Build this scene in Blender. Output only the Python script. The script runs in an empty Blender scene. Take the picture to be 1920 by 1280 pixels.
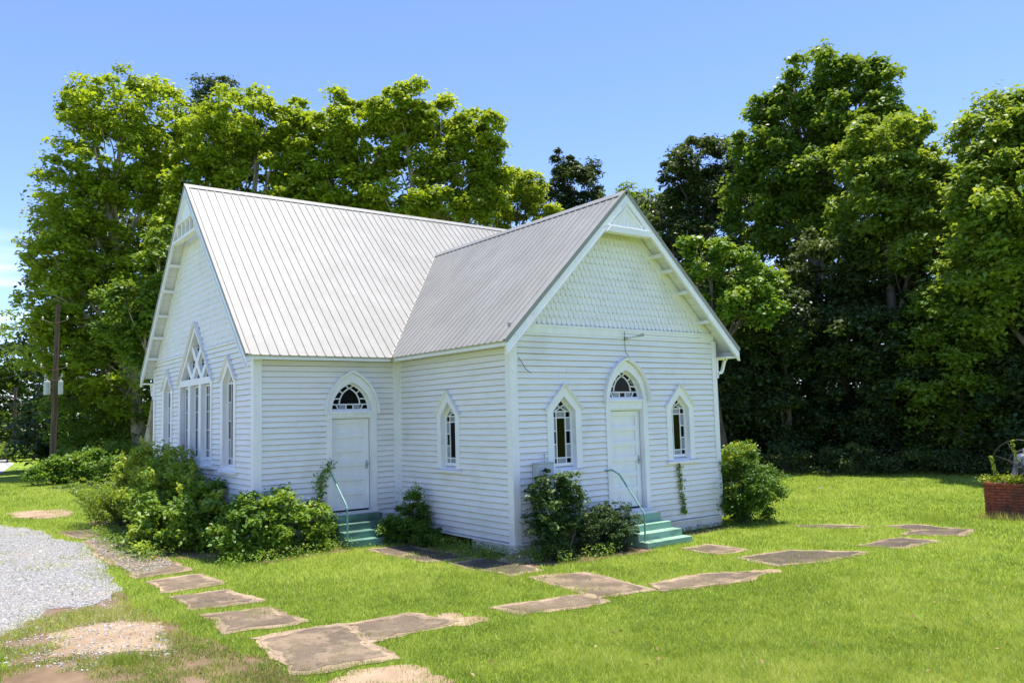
import bpy, bmesh, math, random
import numpy as np
from mathutils import Vector, Matrix
random.seed(7); RNG = np.random.default_rng(7)
R = math.radians
S = 5.8
# ---------------------------------------------------------------- camera
scene = bpy.context.scene
CP = dict(f=1513.66, cx=-1.5487, cy=-2.0843, cz=0.4051, yaw=0.6414, pitch=0.0901, roll=-0.0273)
CAM = Vector((CP['cx'], CP['cy'], CP['cz'])) * S
_y, _p, _r = CP['yaw'], CP['pitch'], CP['roll']
FW = Vector((math.sin(_y)*math.cos(_p), math.cos(_y)*math.cos(_p), math.sin(_p)))
_rt = Vector((math.cos(_y), -math.sin(_y), 0)); _up = _rt.cross(FW)
RT = _rt*math.cos(_r) + _up*math.sin(_r); UP = -_rt*math.sin(_r) + _up*math.cos(_r)
cam = bpy.data.cameras.new("camera"); co = bpy.data.objects.new("camera", cam)
scene.collection.objects.link(co); scene.camera = co
co.matrix_world = Matrix(((RT.x, UP.x, -FW.x, CAM.x), (RT.y, UP.y, -FW.y, CAM.y), (RT.z, UP.z, -FW.z, CAM.z), (0, 0, 0, 1)))
cam.sensor_width = 36; cam.lens = CP['f']/1920*36; cam.clip_end = 3000; cam.clip_start = .05
# ---------------------------------------------------------------- light
SUN = Vector((.17, .0, .95)).normalized()
sl = bpy.data.lights.new("sun", 'SUN'); sl.energy = 4.0; sl.angle = R(.5); sl.color = (1, .95, .86)
so = bpy.data.objects.new("sun", sl); scene.collection.objects.link(so)
so.rotation_euler = SUN.to_track_quat('Z', 'Y').to_euler()
W = bpy.data.worlds.new("World"); scene.world = W; W.use_nodes = True
nt = W.node_tree; nt.nodes.clear()
wo = nt.nodes.new('ShaderNodeOutputWorld'); wb = nt.nodes.new('ShaderNodeBackground'); sk = nt.nodes.new('ShaderNodeTexSky')
sk.sky_type = 'NISHITA'; sk.sun_disc = False; sk.sun_elevation = math.asin(SUN.z); sk.sun_rotation = math.atan2(SUN.x, SUN.y)
sk.air_density = .9; sk.dust_density = .1; sk.ozone_density = 2.0
# thin streaks of cloud low in the sky
tc = nt.nodes.new('ShaderNodeTexCoord'); mp = nt.nodes.new('ShaderNodeMapping'); mp.inputs['Scale'].default_value = (1.6, 1.6, 16)
nz = nt.nodes.new('ShaderNodeTexNoise'); nz.inputs['Scale'].default_value = 2.2; nz.inputs['Detail'].default_value = 6
cr = nt.nodes.new('ShaderNodeValToRGB'); cr.color_ramp.elements[0].position = .5; cr.color_ramp.elements[1].position = .72
sx = nt.nodes.new('ShaderNodeSeparateXYZ'); mr = nt.nodes.new('ShaderNodeMapRange')
mr.inputs[1].default_value = .22; mr.inputs[2].default_value = .1; mr.inputs[3].default_value = 0; mr.inputs[4].default_value = .7
mu = nt.nodes.new('ShaderNodeMath'); mu.operation = 'MULTIPLY'; mx = nt.nodes.new('ShaderNodeMix'); mx.data_type = 'RGBA'
mx.inputs[7].default_value = (7.5, 7.8, 8.6, 1)
Lk = nt.links.new
Lk(tc.outputs['Generated'], mp.inputs[0]); Lk(mp.outputs[0], nz.inputs[0]); Lk(nz.outputs[0], cr.inputs[0])
Lk(tc.outputs['Generated'], sx.inputs[0]); Lk(sx.outputs[2], mr.inputs[0]); Lk(cr.outputs[0], mu.inputs[0]); Lk(mr.outputs[0], mu.inputs[1])
tint = nt.nodes.new('ShaderNodeMix'); tint.data_type = 'RGBA'; tint.blend_type = 'MULTIPLY'; tint.inputs[0].default_value = 1
tint.inputs[7].default_value = (.70, .73, .95, 1)
Lk(sk.outputs[0], tint.inputs[6]); Lk(tint.outputs[2], mx.inputs[6]); Lk(mu.outputs[0], mx.inputs[0]); Lk(mx.outputs[2], wb.inputs[0])
wb.inputs[1].default_value = .15
Lk(wb.outputs[0], wo.inputs[0])
scene.view_settings.view_transform = 'Standard'; scene.view_settings.look = 'None'
scene.view_settings.exposure = 1.03; scene.view_settings.gamma = 1
scene.render.engine = 'CYCLES'
# ---------------------------------------------------------------- helpers
def ray(px, py): return FW + RT*((px-960)/CP['f']) - UP*((py-640)/CP['f'])
GZ = -.28
def gp(px, py, z=GZ):                       # point of the ground seen at a photo pixel
    d = ray(px, py); t = (z-CAM.z)/d.z; return CAM + d*t
def dp(px, py, dist):                       # point at a horizontal distance from the camera
    d = ray(px, py); t = dist/math.hypot(d.x, d.y); return CAM + d*t
def tag(o, label=None, cat=None, group=None, kind=None):
    if label: o['label'] = label
    if cat: o['category'] = cat
    if group: o['group'] = group
    if kind: o['kind'] = kind
    return o
def empty(name, loc, label=None, cat=None, group=None):
    o = bpy.data.objects.new(name, None); o.location = loc; o.empty_display_size = .2
    scene.collection.objects.link(o); return tag(o, label, cat, group)
bpy.context.view_layer.update()
def link(name, me, parent=None):
    o = bpy.data.objects.new(name, me); scene.collection.objects.link(o)
    if parent is not None:
        loc = Vector((0, 0, 0)); q = parent
        while q: loc += q.location; q = q.parent
        o.parent = parent; o.location = -loc if False else (0, 0, 0)
        if loc.length > 0: me.transform(Matrix.Translation(-loc))
    return o
class MB:
    def __init__(s): s.v = []; s.f = []; s.m = []; s.c = []
    def cut(s): s.c.append((len(s.v), len(s.f)))          # what follows is the next separate piece
    def add(s, vs, fs, m=0):
        b = len(s.v); s.v += [tuple(v) for v in vs]; s.f += [tuple(i+b for i in f) for f in fs]; s.m += [m]*len(fs)
    def hexa(s, p, m=0):   # p: 8 points, bottom 4 then top 4
        s.add(p, [(0,3,2,1),(4,5,6,7),(0,1,5,4),(1,2,6,5),(2,3,7,6),(3,0,4,7)], m)
    def box(s, x0, x1, y0, y1, z0, z1, m=0):
        s.hexa([(x0,y0,z0),(x1,y0,z0),(x1,y1,z0),(x0,y1,z0),(x0,y0,z1),(x1,y0,z1),(x1,y1,z1),(x0,y1,z1)], m)
    def wbox(s, F, u0, u1, z0, z1, d0, d1, m=0):
        P = F.p
        s.hexa([P(u0,z0,d0),P(u1,z0,d0),P(u1,z0,d1),P(u0,z0,d1),P(u0,z1,d0),P(u1,z1,d0),P(u1,z1,d1),P(u0,z1,d1)], m)
    def prism(s, F, poly, d0, d1, m=0):
        n = len(poly); a = [F.p(u,z,d0) for u,z in poly]; b = [F.p(u,z,d1) for u,z in poly]
        s.add(a+b, [tuple(range(n)), tuple(range(2*n-1, n-1, -1))]+[(i,(i+1)%n,n+(i+1)%n,n+i) for i in range(n)], m)
    def band(s, F, A, B, d0, d1, m=0):       # solid strip between two polylines
        n = len(A)
        vs = [F.p(u,z,d) for d in (d0,d1) for Q in (A,B) for u,z in Q]
        g = lambda d,q,i: (d*2+q)*n+i
        fs = []
        for i in range(n-1):
            fs += [(g(0,0,i),g(0,1,i),g(0,1,i+1),g(0,0,i+1)),(g(1,0,i),g(1,0,i+1),g(1,1,i+1),g(1,1,i)),
                   (g(0,0,i),g(0,0,i+1),g(1,0,i+1),g(1,0,i)),(g(0,1,i),g(1,1,i),g(1,1,i+1),g(0,1,i+1))]
        fs += [(g(0,0,0),g(1,0,0),g(1,1,0),g(0,1,0)),(g(0,0,n-1),g(0,1,n-1),g(1,1,n-1),g(1,0,n-1))]
        s.add(vs, fs, m)
    def bar(s, F, a, b, w, d0, d1, m=0):     # straight bar in a wall plane
        du, dz = b[0]-a[0], b[1]-a[1]; l = math.hypot(du, dz); nu, nz_ = -dz/l*w/2, du/l*w/2
        s.prism(F, [(a[0]+nu,a[1]+nz_),(b[0]+nu,b[1]+nz_),(b[0]-nu,b[1]-nz_),(a[0]-nu,a[1]-nz_)], d0, d1, m)
    def poly(s, F, pts, w, d0, d1, m=0):
        A=[];B=[]
        for i,(u,z) in enumerate(pts):
            p=pts[max(i-1,0)]; q=pts[min(i+1,len(pts)-1)]; du,dz=q[0]-p[0],q[1]-p[1]; l=math.hypot(du,dz) or 1
            A.append((u-dz/l*w/2,z+du/l*w/2)); B.append((u+dz/l*w/2,z-du/l*w/2))
        s.band(F,A,B,d0,d1,m)
    def tube(s, pts, rad, n=8, m=0, cap=True):
        pts = [Vector(p) for p in pts]; k = len(pts)
        if not hasattr(rad, '__len__'): rad = [rad]*k
        b = len(s.v); prev = None
        for i in range(k):
            t = (pts[min(i+1,k-1)]-pts[max(i-1,0)])
            t = t.normalized() if t.length > 1e-9 else Vector((0,0,1))
            if prev is None: a = t.orthogonal().normalized()
            else:
                a = prev - t*prev.dot(t); a = a.normalized() if a.length > 1e-6 else t.orthogonal().normalized()
            prev = a; c = t.cross(a)
            for j in range(n):
                an = 2*math.pi*j/n; s.v.append(tuple(pts[i]+(a*math.cos(an)+c*math.sin(an))*rad[i]))
        for i in range(k-1):
            for j in range(n):
                s.f.append((b+i*n+j, b+i*n+(j+1)%n, b+(i+1)*n+(j+1)%n, b+(i+1)*n+j)); s.m.append(m)
        if cap:
            s.f.append(tuple(b+j for j in range(n-1,-1,-1))); s.f.append(tuple(b+(k-1)*n+j for j in range(n))); s.m += [m,m]
    def lathe(s, c, prof, n=24, m=0):
        b = len(s.v)
        for r,z in prof:
            for j in range(n): an=2*math.pi*j/n; s.v.append((c[0]+r*math.cos(an), c[1]+r*math.sin(an), c[2]+z))
        for i in range(len(prof)-1):
            for j in range(n): s.f.append((b+i*n+j,b+i*n+(j+1)%n,b+(i+1)*n+(j+1)%n,b+(i+1)*n+j)); s.m.append(m)
    def build(s, name, mats, parent=None, smooth=False, bevel=0, recalc=True):
        if s.c:
            cs = [(0,0)]+s.c+[(len(s.v), len(s.f))]; out = None; c0 = s.c; s.c = []
            for (v0,f0),(v1,f1) in zip(cs, cs[1:]):
                if f1 > f0:
                    q = MB(); q.v = s.v[v0:v1]; q.f = [tuple(i-v0 for i in f) for f in s.f[f0:f1]]; q.m = s.m[f0:f1]
                    o = q.build(name, mats, parent, smooth, bevel, recalc); out = out or o
            return out
        me = bpy.data.meshes.new(name); me.from_pydata(s.v, [], s.f)
        if not isinstance(mats, (list, tuple)): mats = [mats]
        for mt in mats: me.materials.append(mt)
        me.polygons.foreach_set('material_index', s.m)
        if recalc:
            bm = bmesh.new(); bm.from_mesh(me); bmesh.ops.recalc_face_normals(bm, faces=bm.faces)
            if bevel:
                bmesh.ops.bevel(bm, geom=bm.edges[:], offset=bevel, segments=2, affect='EDGES', profile=.6)
            bm.to_mesh(me); bm.free()
        if smooth:
            me.polygons.foreach_set('use_smooth', [True]*len(me.polygons))
        return link(name, me, parent)
class Fr:
    def __init__(s, O, U, N): s.O=Vector(O); s.U=Vector(U); s.N=Vector(N)
    def p(s, u, z, d): return s.O + s.U*u + s.N*d + Vector((0,0,z))
def np_mesh(name, V, nper, mats, parent=None, tone=None, off=None):
    """every nper vertices of V form one face"""
    V = np.asarray(V, dtype=np.float32).reshape(-1,3); n = len(V)//nper
    if parent is not None:
        loc = Vector((0,0,0)); q = parent
        while q: loc += q.location; q = q.parent
        V = V - np.array(loc, dtype=np.float32)
    me = bpy.data.meshes.new(name); me.vertices.add(len(V)); me.vertices.foreach_set('co', V.ravel())
    me.loops.add(len(V)); me.loops.foreach_set('vertex_index', np.arange(len(V), dtype=np.int32))
    me.polygons.add(n); me.polygons.foreach_set('loop_start', np.arange(0, len(V), nper, dtype=np.int32))
    me.polygons.foreach_set('loop_total', np.full(n, nper, dtype=np.int32))
    me.materials.append(mats)
    if tone is not None:
        at = me.attributes.new('tone', 'FLOAT', 'POINT'); at.data.foreach_set('value', np.repeat(np.asarray(tone, dtype=np.float32), nper))
    me.update(calc_edges=True)
    o = bpy.data.objects.new(name, me); scene.collection.objects.link(o)
    if parent is not None: o.parent = parent
    return o
# ---------------------------------------------------------------- materials
def mat(name):
    m = bpy.data.materials.new(name); m.use_nodes = True; t = m.node_tree
    return m, t, t.nodes['Principled BSDF']
def node(t, k, **kw):
    n = t.nodes.new(k)
    for a, b in kw.items():
        if a.startswith('i_'): n.inputs[int(a[2:])].default_value = b
        else: setattr(n, a, b)
    return n
def noise(t, scale, detail=4, co=None, rough=.55, vec=None):
    n = node(t, 'ShaderNodeTexNoise'); n.inputs['Scale'].default_value = scale; n.inputs['Detail'].default_value = detail; n.inputs['Roughness'].default_value = rough
    if vec is not None: t.links.new(vec, n.inputs[0])
    return n
def objco(t, scale=(1,1,1)):
    c = node(t, 'ShaderNodeTexCoord'); m = node(t, 'ShaderNodeMapping'); m.inputs['Scale'].default_value = scale
    t.links.new(c.outputs['Object'], m.inputs[0]); return m.outputs[0]
def ramp(t, fac, stops):
    r = node(t, 'ShaderNodeValToRGB'); e = r.color_ramp.elements
    while len(e) < len(stops): e.new(.5)
    for i, (p, c) in enumerate(stops): e[i].position = p; e[i].color = (*c, 1) if len(c) == 3 else c
    t.links.new(fac, r.inputs[0]); return r.outputs[0]
def bump(t, b, h, strength=.3, dist=.01):
    n = node(t, 'ShaderNodeBump'); n.inputs['Strength'].default_value = strength; n.inputs['Distance'].default_value = dist
    t.links.new(h, n.inputs['Height']); t.links.new(n.outputs[0], b.inputs['Normal'])
def mixc(t, fac, a, b, mode='MIX'):
    n = node(t, 'ShaderNodeMix', data_type='RGBA', blend_type=mode)
    for s, v in ((0, fac), (6, a), (7, b)):
        if isinstance(v, (int, float)): n.inputs[s].default_value = v
        elif isinstance(v, tuple): n.inputs[s].default_value = (*v, 1)
        else: t.links.new(v, n.inputs[s])
    return n.outputs[2]
def simple(name, col, rough=.6, metal=0, var=.15, scale=4, bstr=.15, stretch=(1,1,1)):
    m, t, b = mat(name); v = objco(t, stretch); n = noise(t, scale, 6, vec=v)
    c = tuple(x*(1-var) for x in col); d = tuple(min(1, x*(1+var)) for x in col)
    t.links.new(ramp(t, n.outputs[0], [(.3, c), (.7, d)]), b.inputs['Base Color'])
    b.inputs['Roughness'].default_value = rough; b.inputs['Metallic'].default_value = metal
    n2 = noise(t, scale*8, 4, vec=v); bump(t, b, n2.outputs[0], bstr, .005); return m
def paint(name, col, stretch):
    m, t, b = mat(name); v = objco(t, stretch)
    n = noise(t, 1.2, 8, vec=v, rough=.65); n2 = noise(t, 7, 8, vec=v, rough=.7); n3 = noise(t, 1.1, 5, vec=objco(t))
    c = ramp(t, n.outputs[0], [(.3, tuple(x*.9 for x in col)), (.65, col)])
    c = mixc(t, ramp(t, n2.outputs[0], [(.62, (0,0,0)), (.70, (1,1,1))]), c, (.52,.48,.41))          # worn flecks
    c = mixc(t, ramp(t, n3.outputs[0], [(.56, (0,0,0)), (.78, (.4,.4,.4))]), c, (.56,.54,.46))       # mildew film
    # splash dirt by the ground
    g = node(t, 'ShaderNodeNewGeometry'); s = node(t, 'ShaderNodeSeparateXYZ'); t.links.new(g.outputs['Position'], s.inputs[0])
    mrr = node(t, 'ShaderNodeMapRange'); mrr.inputs[1].default_value = .75; mrr.inputs[2].default_value = -.25; t.links.new(s.outputs[2], mrr.inputs[0])
    n4 = noise(t, 3, 6, vec=objco(t)); mm = node(t, 'ShaderNodeMath', operation='MULTIPLY'); t.links.new(mrr.outputs[0], mm.inputs[0]); t.links.new(n4.outputs[0], mm.inputs[1])
    c = mixc(t, mm.outputs[0], c, (.36,.33,.26))
    t.links.new(c, b.inputs['Base Color']); b.inputs['Roughness'].default_value = .55
    bump(t, b, n2.outputs[0], .2, .004); return m
M = {}
M['white'] = paint('white_paint', (.88,.85,.85), (1.4,1.4,9))
M['trim'] = paint('trim_paint', (.88,.86,.86), (5,5,1.5))
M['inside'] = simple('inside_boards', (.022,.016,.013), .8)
def roofmat():
    m, t, b = mat('roof_metal'); v = objco(t, (1,1,.35)); n = noise(t, 1.3, 8, vec=v, rough=.6); n2 = noise(t, 30, 3, vec=objco(t))
    c = ramp(t, n.outputs[0], [(.35, (.27,.26,.236)), (.65, (.325,.312,.284))])
    n5 = noise(t, 1, 6, vec=objco(t, (4.2,4.2,.35)), rough=.6); c = mixc(t, ramp(t, n5.outputs[0], [(.40,(0,0,0)),(.62,(.35,.35,.35))]), c, (.24,.225,.195))
    n6 = noise(t, 1, 8, vec=objco(t, (11,11,.5)), rough=.7); c = mixc(t, ramp(t, n6.outputs[0], [(.64,(0,0,0)),(.74,(.6,.6,.6))]), c, (.26,.17,.11))
    c = mixc(t, ramp(t, n2.outputs[0], [(.62,(0,0,0)),(.75,(.5,.5,.5))]), c, (.28,.25,.21))
    t.links.new(c, b.inputs['Base Color']); b.inputs['Metallic'].default_value = 0; b.inputs['Roughness'].default_value = .55; b.inputs['Specular IOR Level'].default_value = .35
    bump(t, b, n.outputs[0], .12, .02); return m
M['bare_wood_shade'] = simple('bare_wood_shade', (.30,.22,.16), .85, 0, .35, 6)  # clapboard lower edge: worn wood plus lap shadow put into the colour
M['roof'] = roofmat()
def glass(name, dark):
    m, t, b = mat(name); b.inputs['Roughness'].default_value = .04
    if dark:
        n = noise(t, 2.5, 2, vec=objco(t)); bump(t, b, n.outputs[0], .15, .02)
        tr = node(t, 'ShaderNodeBsdfTransparent'); tr.inputs[0].default_value = (.55,.6,.6,1); gl = node(t, 'ShaderNodeBsdfGlossy'); gl.inputs[0].default_value = (.3,.3,.3,1); gl.inputs['Roughness'].default_value = .03
        fr = node(t, 'ShaderNodeFresnel'); fr.inputs[0].default_value = 1.5; ms = node(t, 'ShaderNodeMixShader')
        ge = node(t, 'ShaderNodeNewGeometry'); bf = node(t, 'ShaderNodeMath', operation='SUBTRACT', i_0=1.0); t.links.new(ge.outputs['Backfacing'], bf.inputs[1]); fm_ = node(t, 'ShaderNodeMath', operation='MULTIPLY'); t.links.new(fr.outputs[0], fm_.inputs[0]); t.links.new(bf.outputs[0], fm_.inputs[1])
        t.links.new(fm_.outputs[0], ms.inputs[0]); t.links.new(tr.outputs[0], ms.inputs[1]); t.links.new(gl.outputs[0], ms.inputs[2])
        t.links.new(ms.outputs[0], t.nodes['Material Output'].inputs[0])
    else:
        n = noise(t, 9, 3, vec=objco(t)); t.links.new(ramp(t, n.outputs[0], [(.3,(.22,.23,.25)),(.7,(.33,.34,.36))]), b.inputs['Base Color']); b.inputs['Roughness'].default_value = .35
        bump(t, b, noise(t, 60, 2, vec=objco(t)).outputs[0], .3, .004)
    return m
M['glass'] = glass('clear_glass', True); M['frost'] = glass('frosted_glass', False)
def greenpaint(lo=(.20,.35,.24), hi=(.29,.46,.32), th=.56):
    m, t, b = mat('green_paint'); v = objco(t); n = noise(t, 5, 8, vec=v, rough=.7); n2 = noise(t, 2, 6, vec=v)
    c = ramp(t, n2.outputs[0], [(.3,lo),(.7,hi)])
    c = mixc(t, ramp(t, n.outputs[0], [(.6,(0,0,0)),(.68,(1,1,1))]), c, (.42,.40,.33))
    n3 = noise(t, 1.6, 6, vec=objco(t, (1,1,2))); c = mixc(t, ramp(t, n3.outputs[0], [(th,(0,0,0)),(th+.2,(.75,.75,.75))]), c, (.05,.08,.055))
    t.links.new(c, b.inputs['Base Color']); b.inputs['Roughness'].default_value = .7; bump(t, b, n.outputs[0], .3, .006); return m
M['green'] = greenpaint()
M['mildew_shade'] = greenpaint((.08,.20,.15), (.15,.30,.22), .42)  # darker copy of the green: mildew plus painted-in dimness of the recess
M['rail'] = simple('rail_paint', (.18,.36,.28), .55, 0, .25, 20)
M['iron'] = simple('cast_iron', (.035,.033,.03), .55, .3, .4, 12)
M['bell'] = simple('bell_metal', (.25,.26,.28), .35, .7, .35, 6)
M['galv'] = simple('galvanised_metal', (.42,.44,.45), .45, .5, .15, 8)
M['grey'] = simple('grey_enamel', (.5,.52,.53), .5, 0, .1, 8)
M['pole'] = simple('weathered_wood', (.10,.065,.045), .9, 0, .5, 3, .4, (6,6,.4))
M['wire'] = simple('wire_rubber', (.02,.02,.02), .6)
M['porcelain'] = simple('porcelain', (.45,.42,.36), .3)
def bark(name, a, b_):
    m, t, b = mat(name); v = objco(t, (2,2,.7)); n = noise(t, 1.6, 8, vec=v, rough=.65)
    t.links.new(ramp(t, n.outputs[0], [(.38, a), (.62, b_)]), b.inputs['Base Color']); b.inputs['Roughness'].default_value = .85; bump(t, b, n.outputs[0], .5, .03); return m
M['bark'] = bark('grey_bark', (.055,.045,.035), (.15,.12,.09)); M['pale'] = bark('pale_bark', (.16,.13,.09), (.52,.45,.33))
def leafm(name, dark, mid, lite, trans=.35, rough=.45):
    m, t, b = mat(name); a = node(t, 'ShaderNodeAttribute', attribute_name='tone')
    c = ramp(t, a.outputs['Fac'], [(0, dark), (.5, mid), (1, lite)]); t.links.new(c, b.inputs['Base Color'])
    b.inputs['Roughness'].default_value = rough; b.inputs['Specular IOR Level'].default_value = .35
    tl = node(t, 'ShaderNodeBsdfTranslucent'); cc = mixc(t, 1.0, c, (1.4,1.2,.5), 'MULTIPLY'); t.links.new(cc, tl.inputs[0])
    ms = node(t, 'ShaderNodeMixShader'); ms.inputs[0].default_value = trans
    t.links.new(b.outputs[0], ms.inputs[1]); t.links.new(tl.outputs[0], ms.inputs[2]); t.links.new(ms.outputs[0], t.nodes['Material Output'].inputs[0]); return m
M['leaf_bright'] = leafm('sycamore_leaves', (.12,.19,.022), (.29,.41,.04), (.50,.57,.075), .52)
M['leaf_mid'] = leafm('broad_leaves', (.07,.14,.026), (.18,.29,.045), (.36,.45,.075), .48)
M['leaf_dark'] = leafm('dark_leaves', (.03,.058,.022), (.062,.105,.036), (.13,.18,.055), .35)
M['leaf_bush'] = leafm('bush_leaves', (.05,.12,.02), (.16,.29,.035), (.38,.48,.06), .38)
M['leaf_gloss'] = leafm('glossy_leaves', (.02,.05,.014), (.055,.11,.025), (.15,.24,.05), .2, .5)
M['leaf_yellow'] = leafm('yellow_leaves', (.12,.2,.02), (.3,.4,.03), (.5,.5,.04), .35)
M['grass'] = leafm('grass_blades', (.15,.23,.03), (.31,.41,.06), (.54,.58,.17), .38, .6)
# ---------------------------------------------------------------- ground pieces
def vnoise(P, scale, seed=0):
    """smooth value noise on xy, 0..1"""
    r = np.random.default_rng(seed); T = r.random((64,64))
    q = P[:, :2]*scale; i = np.floor(q).astype(int); f = q-i; f = f*f*(3-2*f)
    g = lambda a, b: T[(i[:,0]+a) % 64, (i[:,1]+b) % 64]
    return (g(0,0)*(1-f[:,0])+g(1,0)*f[:,0])*(1-f[:,1])+(g(0,1)*(1-f[:,0])+g(1,1)*f[:,0])*f[:,1]
def inpoly(P, poly):
    x, y = P[:,0], P[:,1]; c = np.zeros(len(P), bool); n = len(poly)
    for i in range(n):
        x0,y0 = poly[i][:2]; x1,y1 = poly[(i+1)%n][:2]
        if y0 == y1: continue
        k = ((y0 > y) != (y1 > y)) & (x < (x1-x0)*(y-y0)/(y1-y0)+x0); c ^= k
    return c
def ground_mat():
    m, t, b = mat('lawn'); v = objco(t)
    n = noise(t, .35, 6, vec=v); n2 = noise(t, 3, 8, vec=v, rough=.7); n3 = noise(t, 45, 6, vec=v, rough=.8)
    c = ramp(t, n.outputs[0], [(.3,(.19,.28,.025)),(.7,(.29,.38,.045))])
    c = mixc(t, ramp(t, n2.outputs[0], [(.45,(0,0,0)),(.75,(.6,.6,.6))]), c, (.30,.38,.06))
    c = mixc(t, ramp(t, n3.outputs[0], [(.35,(.75,.75,.75)),(.55,(0,0,0))]), c, (.06,.11,.012))
    t.links.new(c, b.inputs['Base Color']); b.inputs['Roughness'].default_value = .9; b.inputs['Specular IOR Level'].default_value = .1
    bump(t, b, n3.outputs[0], .8, .03); return m
def stone_mat(name, a, b_, speck, sc=60, sp=.6):
    m, t, b = mat(name); v = objco(t); n = noise(t, 1.6, 8, vec=v, rough=.65); n2 = noise(t, sc, 4, vec=v, rough=.8)
    c = ramp(t, n.outputs[0], [(.35, a), (.65, b_)]); c = mixc(t, ramp(t, n2.outputs[0], [(.58,(0,0,0)),(.7,(sp,sp,sp))]), c, speck)
    t.links.new(c, b.inputs['Base Color']); b.inputs['Roughness'].default_value = .9; b.inputs['Specular IOR Level'].default_value = .2
    bump(t, b, n2.outputs[0], .5, .01); return m
M['lawn'] = ground_mat()
M['sand'] = stone_mat('sand', (.27,.18,.10), (.42,.31,.20), (.25,.16,.09), 40)
M['slab'] = stone_mat('slab_concrete', (.075,.058,.043), (.21,.16,.115), (.33,.28,.22), 55)
M['wet'] = stone_mat('slab_dirt', (.05,.04,.032), (.12,.095,.07), (.25,.21,.17), 55)
def slab_mat(name, a, b_, dust):
    m, t, b = mat(name); v = objco(t); n = noise(t, 1.3, 9, vec=v, rough=.7); n2 = noise(t, 60, 4, vec=v, rough=.8); n3 = noise(t, 2.7, 8, vec=v, rough=.65); n4 = noise(t, 14, 5, vec=v)
    c = ramp(t, n.outputs[0], [(.32, a), (.66, b_)]); c = mixc(t, ramp(t, n3.outputs[0], [(.50,(0,0,0)),(.60,(.85,.85,.85))]), c, dust)
    c = mixc(t, ramp(t, n2.outputs[0], [(.56,(0,0,0)),(.66,(.6,.6,.6))]), c, (.38,.30,.21)); c = mixc(t, ramp(t, n4.outputs[0], [(.60,(0,0,0)),(.70,(.7,.7,.7))]), c, (.05,.045,.03))
    t.links.new(c, b.inputs['Base Color']); b.inputs['Roughness'].default_value = .9; b.inputs['Specular IOR Level'].default_value = .2; bump(t, b, n2.outputs[0], .6, .012); return m
M['slab'] = slab_mat('slab_concrete', (.10,.075,.05), (.21,.155,.10), (.28,.205,.13)); M['dusty'] = slab_mat('slab_dust', (.20,.145,.09), (.33,.245,.155), (.42,.31,.2)); M['wet'] = slab_mat('slab_dirt', (.06,.047,.036), (.125,.097,.07), (.16,.12,.085))
M['verge'] = stone_mat('worn_verge', (.16,.11,.065), (.42,.31,.20), (.12,.16,.03), 9, .8)
M['soil'] = stone_mat('soil', (.14,.09,.05), (.25,.17,.10), (.1,.12,.03), 30)
M['road'] = stone_mat('road_surface', (.34,.33,.33), (.45,.44,.44), (.25,.24,.24), 20)
def gravel_mat():
    m, t, b = mat('gravel_chips'); v = objco(t); vo = node(t, 'ShaderNodeTexVoronoi'); vo.inputs['Scale'].default_value = 38; t.links.new(v, vo.inputs[0])
    n = noise(t, .8, 6, vec=v)
    sp = node(t, 'ShaderNodeSeparateColor'); t.links.new(vo.outputs['Color'], sp.inputs[0])
    c = ramp(t, sp.outputs[0], [(0,(.13,.125,.115)),(.5,(.26,.25,.235)),(1,(.42,.41,.385))])
    c = mixc(t, ramp(t, n.outputs[0], [(.45,(0,0,0)),(.8,(.6,.6,.6))]), c, (.40,.33,.25))
    t.links.new(c, b.inputs['Base Color']); b.inputs['Roughness'].default_value = .9
    bump(t, b, vo.outputs['Distance'], 1, .02).__class__; return m
M['gravel'] = gravel_mat()
mb = MB(); G = 900
# ground: fine grid under the lawn, coarse skirts to the horizon
xs = np.concatenate([[-G,-200,-60], np.linspace(-14,30,45), [60,200,G]]); ys = np.concatenate([[-G,-200,-60], np.linspace(-14,45,60), [90,200,G]])
mb.v = [(float(x), float(y), GZ) for y in ys for x in xs]
nx = len(xs)
for j in range(len(ys)-1):
    for i in range(nx-1): mb.f.append((j*nx+i, j*nx+i+1, (j+1)*nx+i+1, (j+1)*nx+i)); mb.m.append(0)
tag(mb.build('ground', M['lawn'], recalc=False), kind='structure')
def rough_poly(pts, amp=.05, step=.12, seed=1):
    """a polygon with a wandering edge, in metres"""
    r = random.Random(seed); out = []; n = len(pts); ph = [r.uniform(0,6.28) for _ in range(6)]; s = 0
    for i in range(n):
        a = Vector(pts[i][:2]); b = Vector(pts[(i+1)%n][:2]); l = (b-a).length; k = max(1, int(l/step)); nrm = Vector((-(b-a).y, (b-a).x))/max(l,1e-6)
        for j in range(k):
            s += l/k; w = amp*(.5*math.sin(s*2.1+ph[0])+.4*math.sin(s*5.3+ph[1])+.3*math.sin(s*11+ph[2])+.25*math.sin(s*23+ph[3])+r.uniform(-.25,.25))
            out.append(a+(b-a)*(j/k)+nrm*w)
    return out
def sheet(mb, poly, z, m=0):
    b = len(mb.v); mb.v += [(p[0],p[1],z) for p in poly]; mb.f.append(tuple(range(b, b+len(poly)))); mb.m.append(m)
def P(*px): return [gp(*q) for q in px]
SANDS = []; HARD = []      # no grass here
SOFT = []      # thin grass here
# gravel drive
gpix = [(-260,960),(0,985),(60,990),(118,1012),(160,1018),(185,1045),(212,1078),(220,1108),(200,1125),(150,1140),(90,1142),(70,1155),(30,1176),(-10,1196),(-700,1250)]
gv = rough_poly(P(*gpix), .10, .15, 3); mb = MB(); sheet(mb, gv, GZ+.004)
tag(mb.build('gravel_drive', M['gravel'], recalc=False), kind='structure'); HARD.append(gv)
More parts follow.
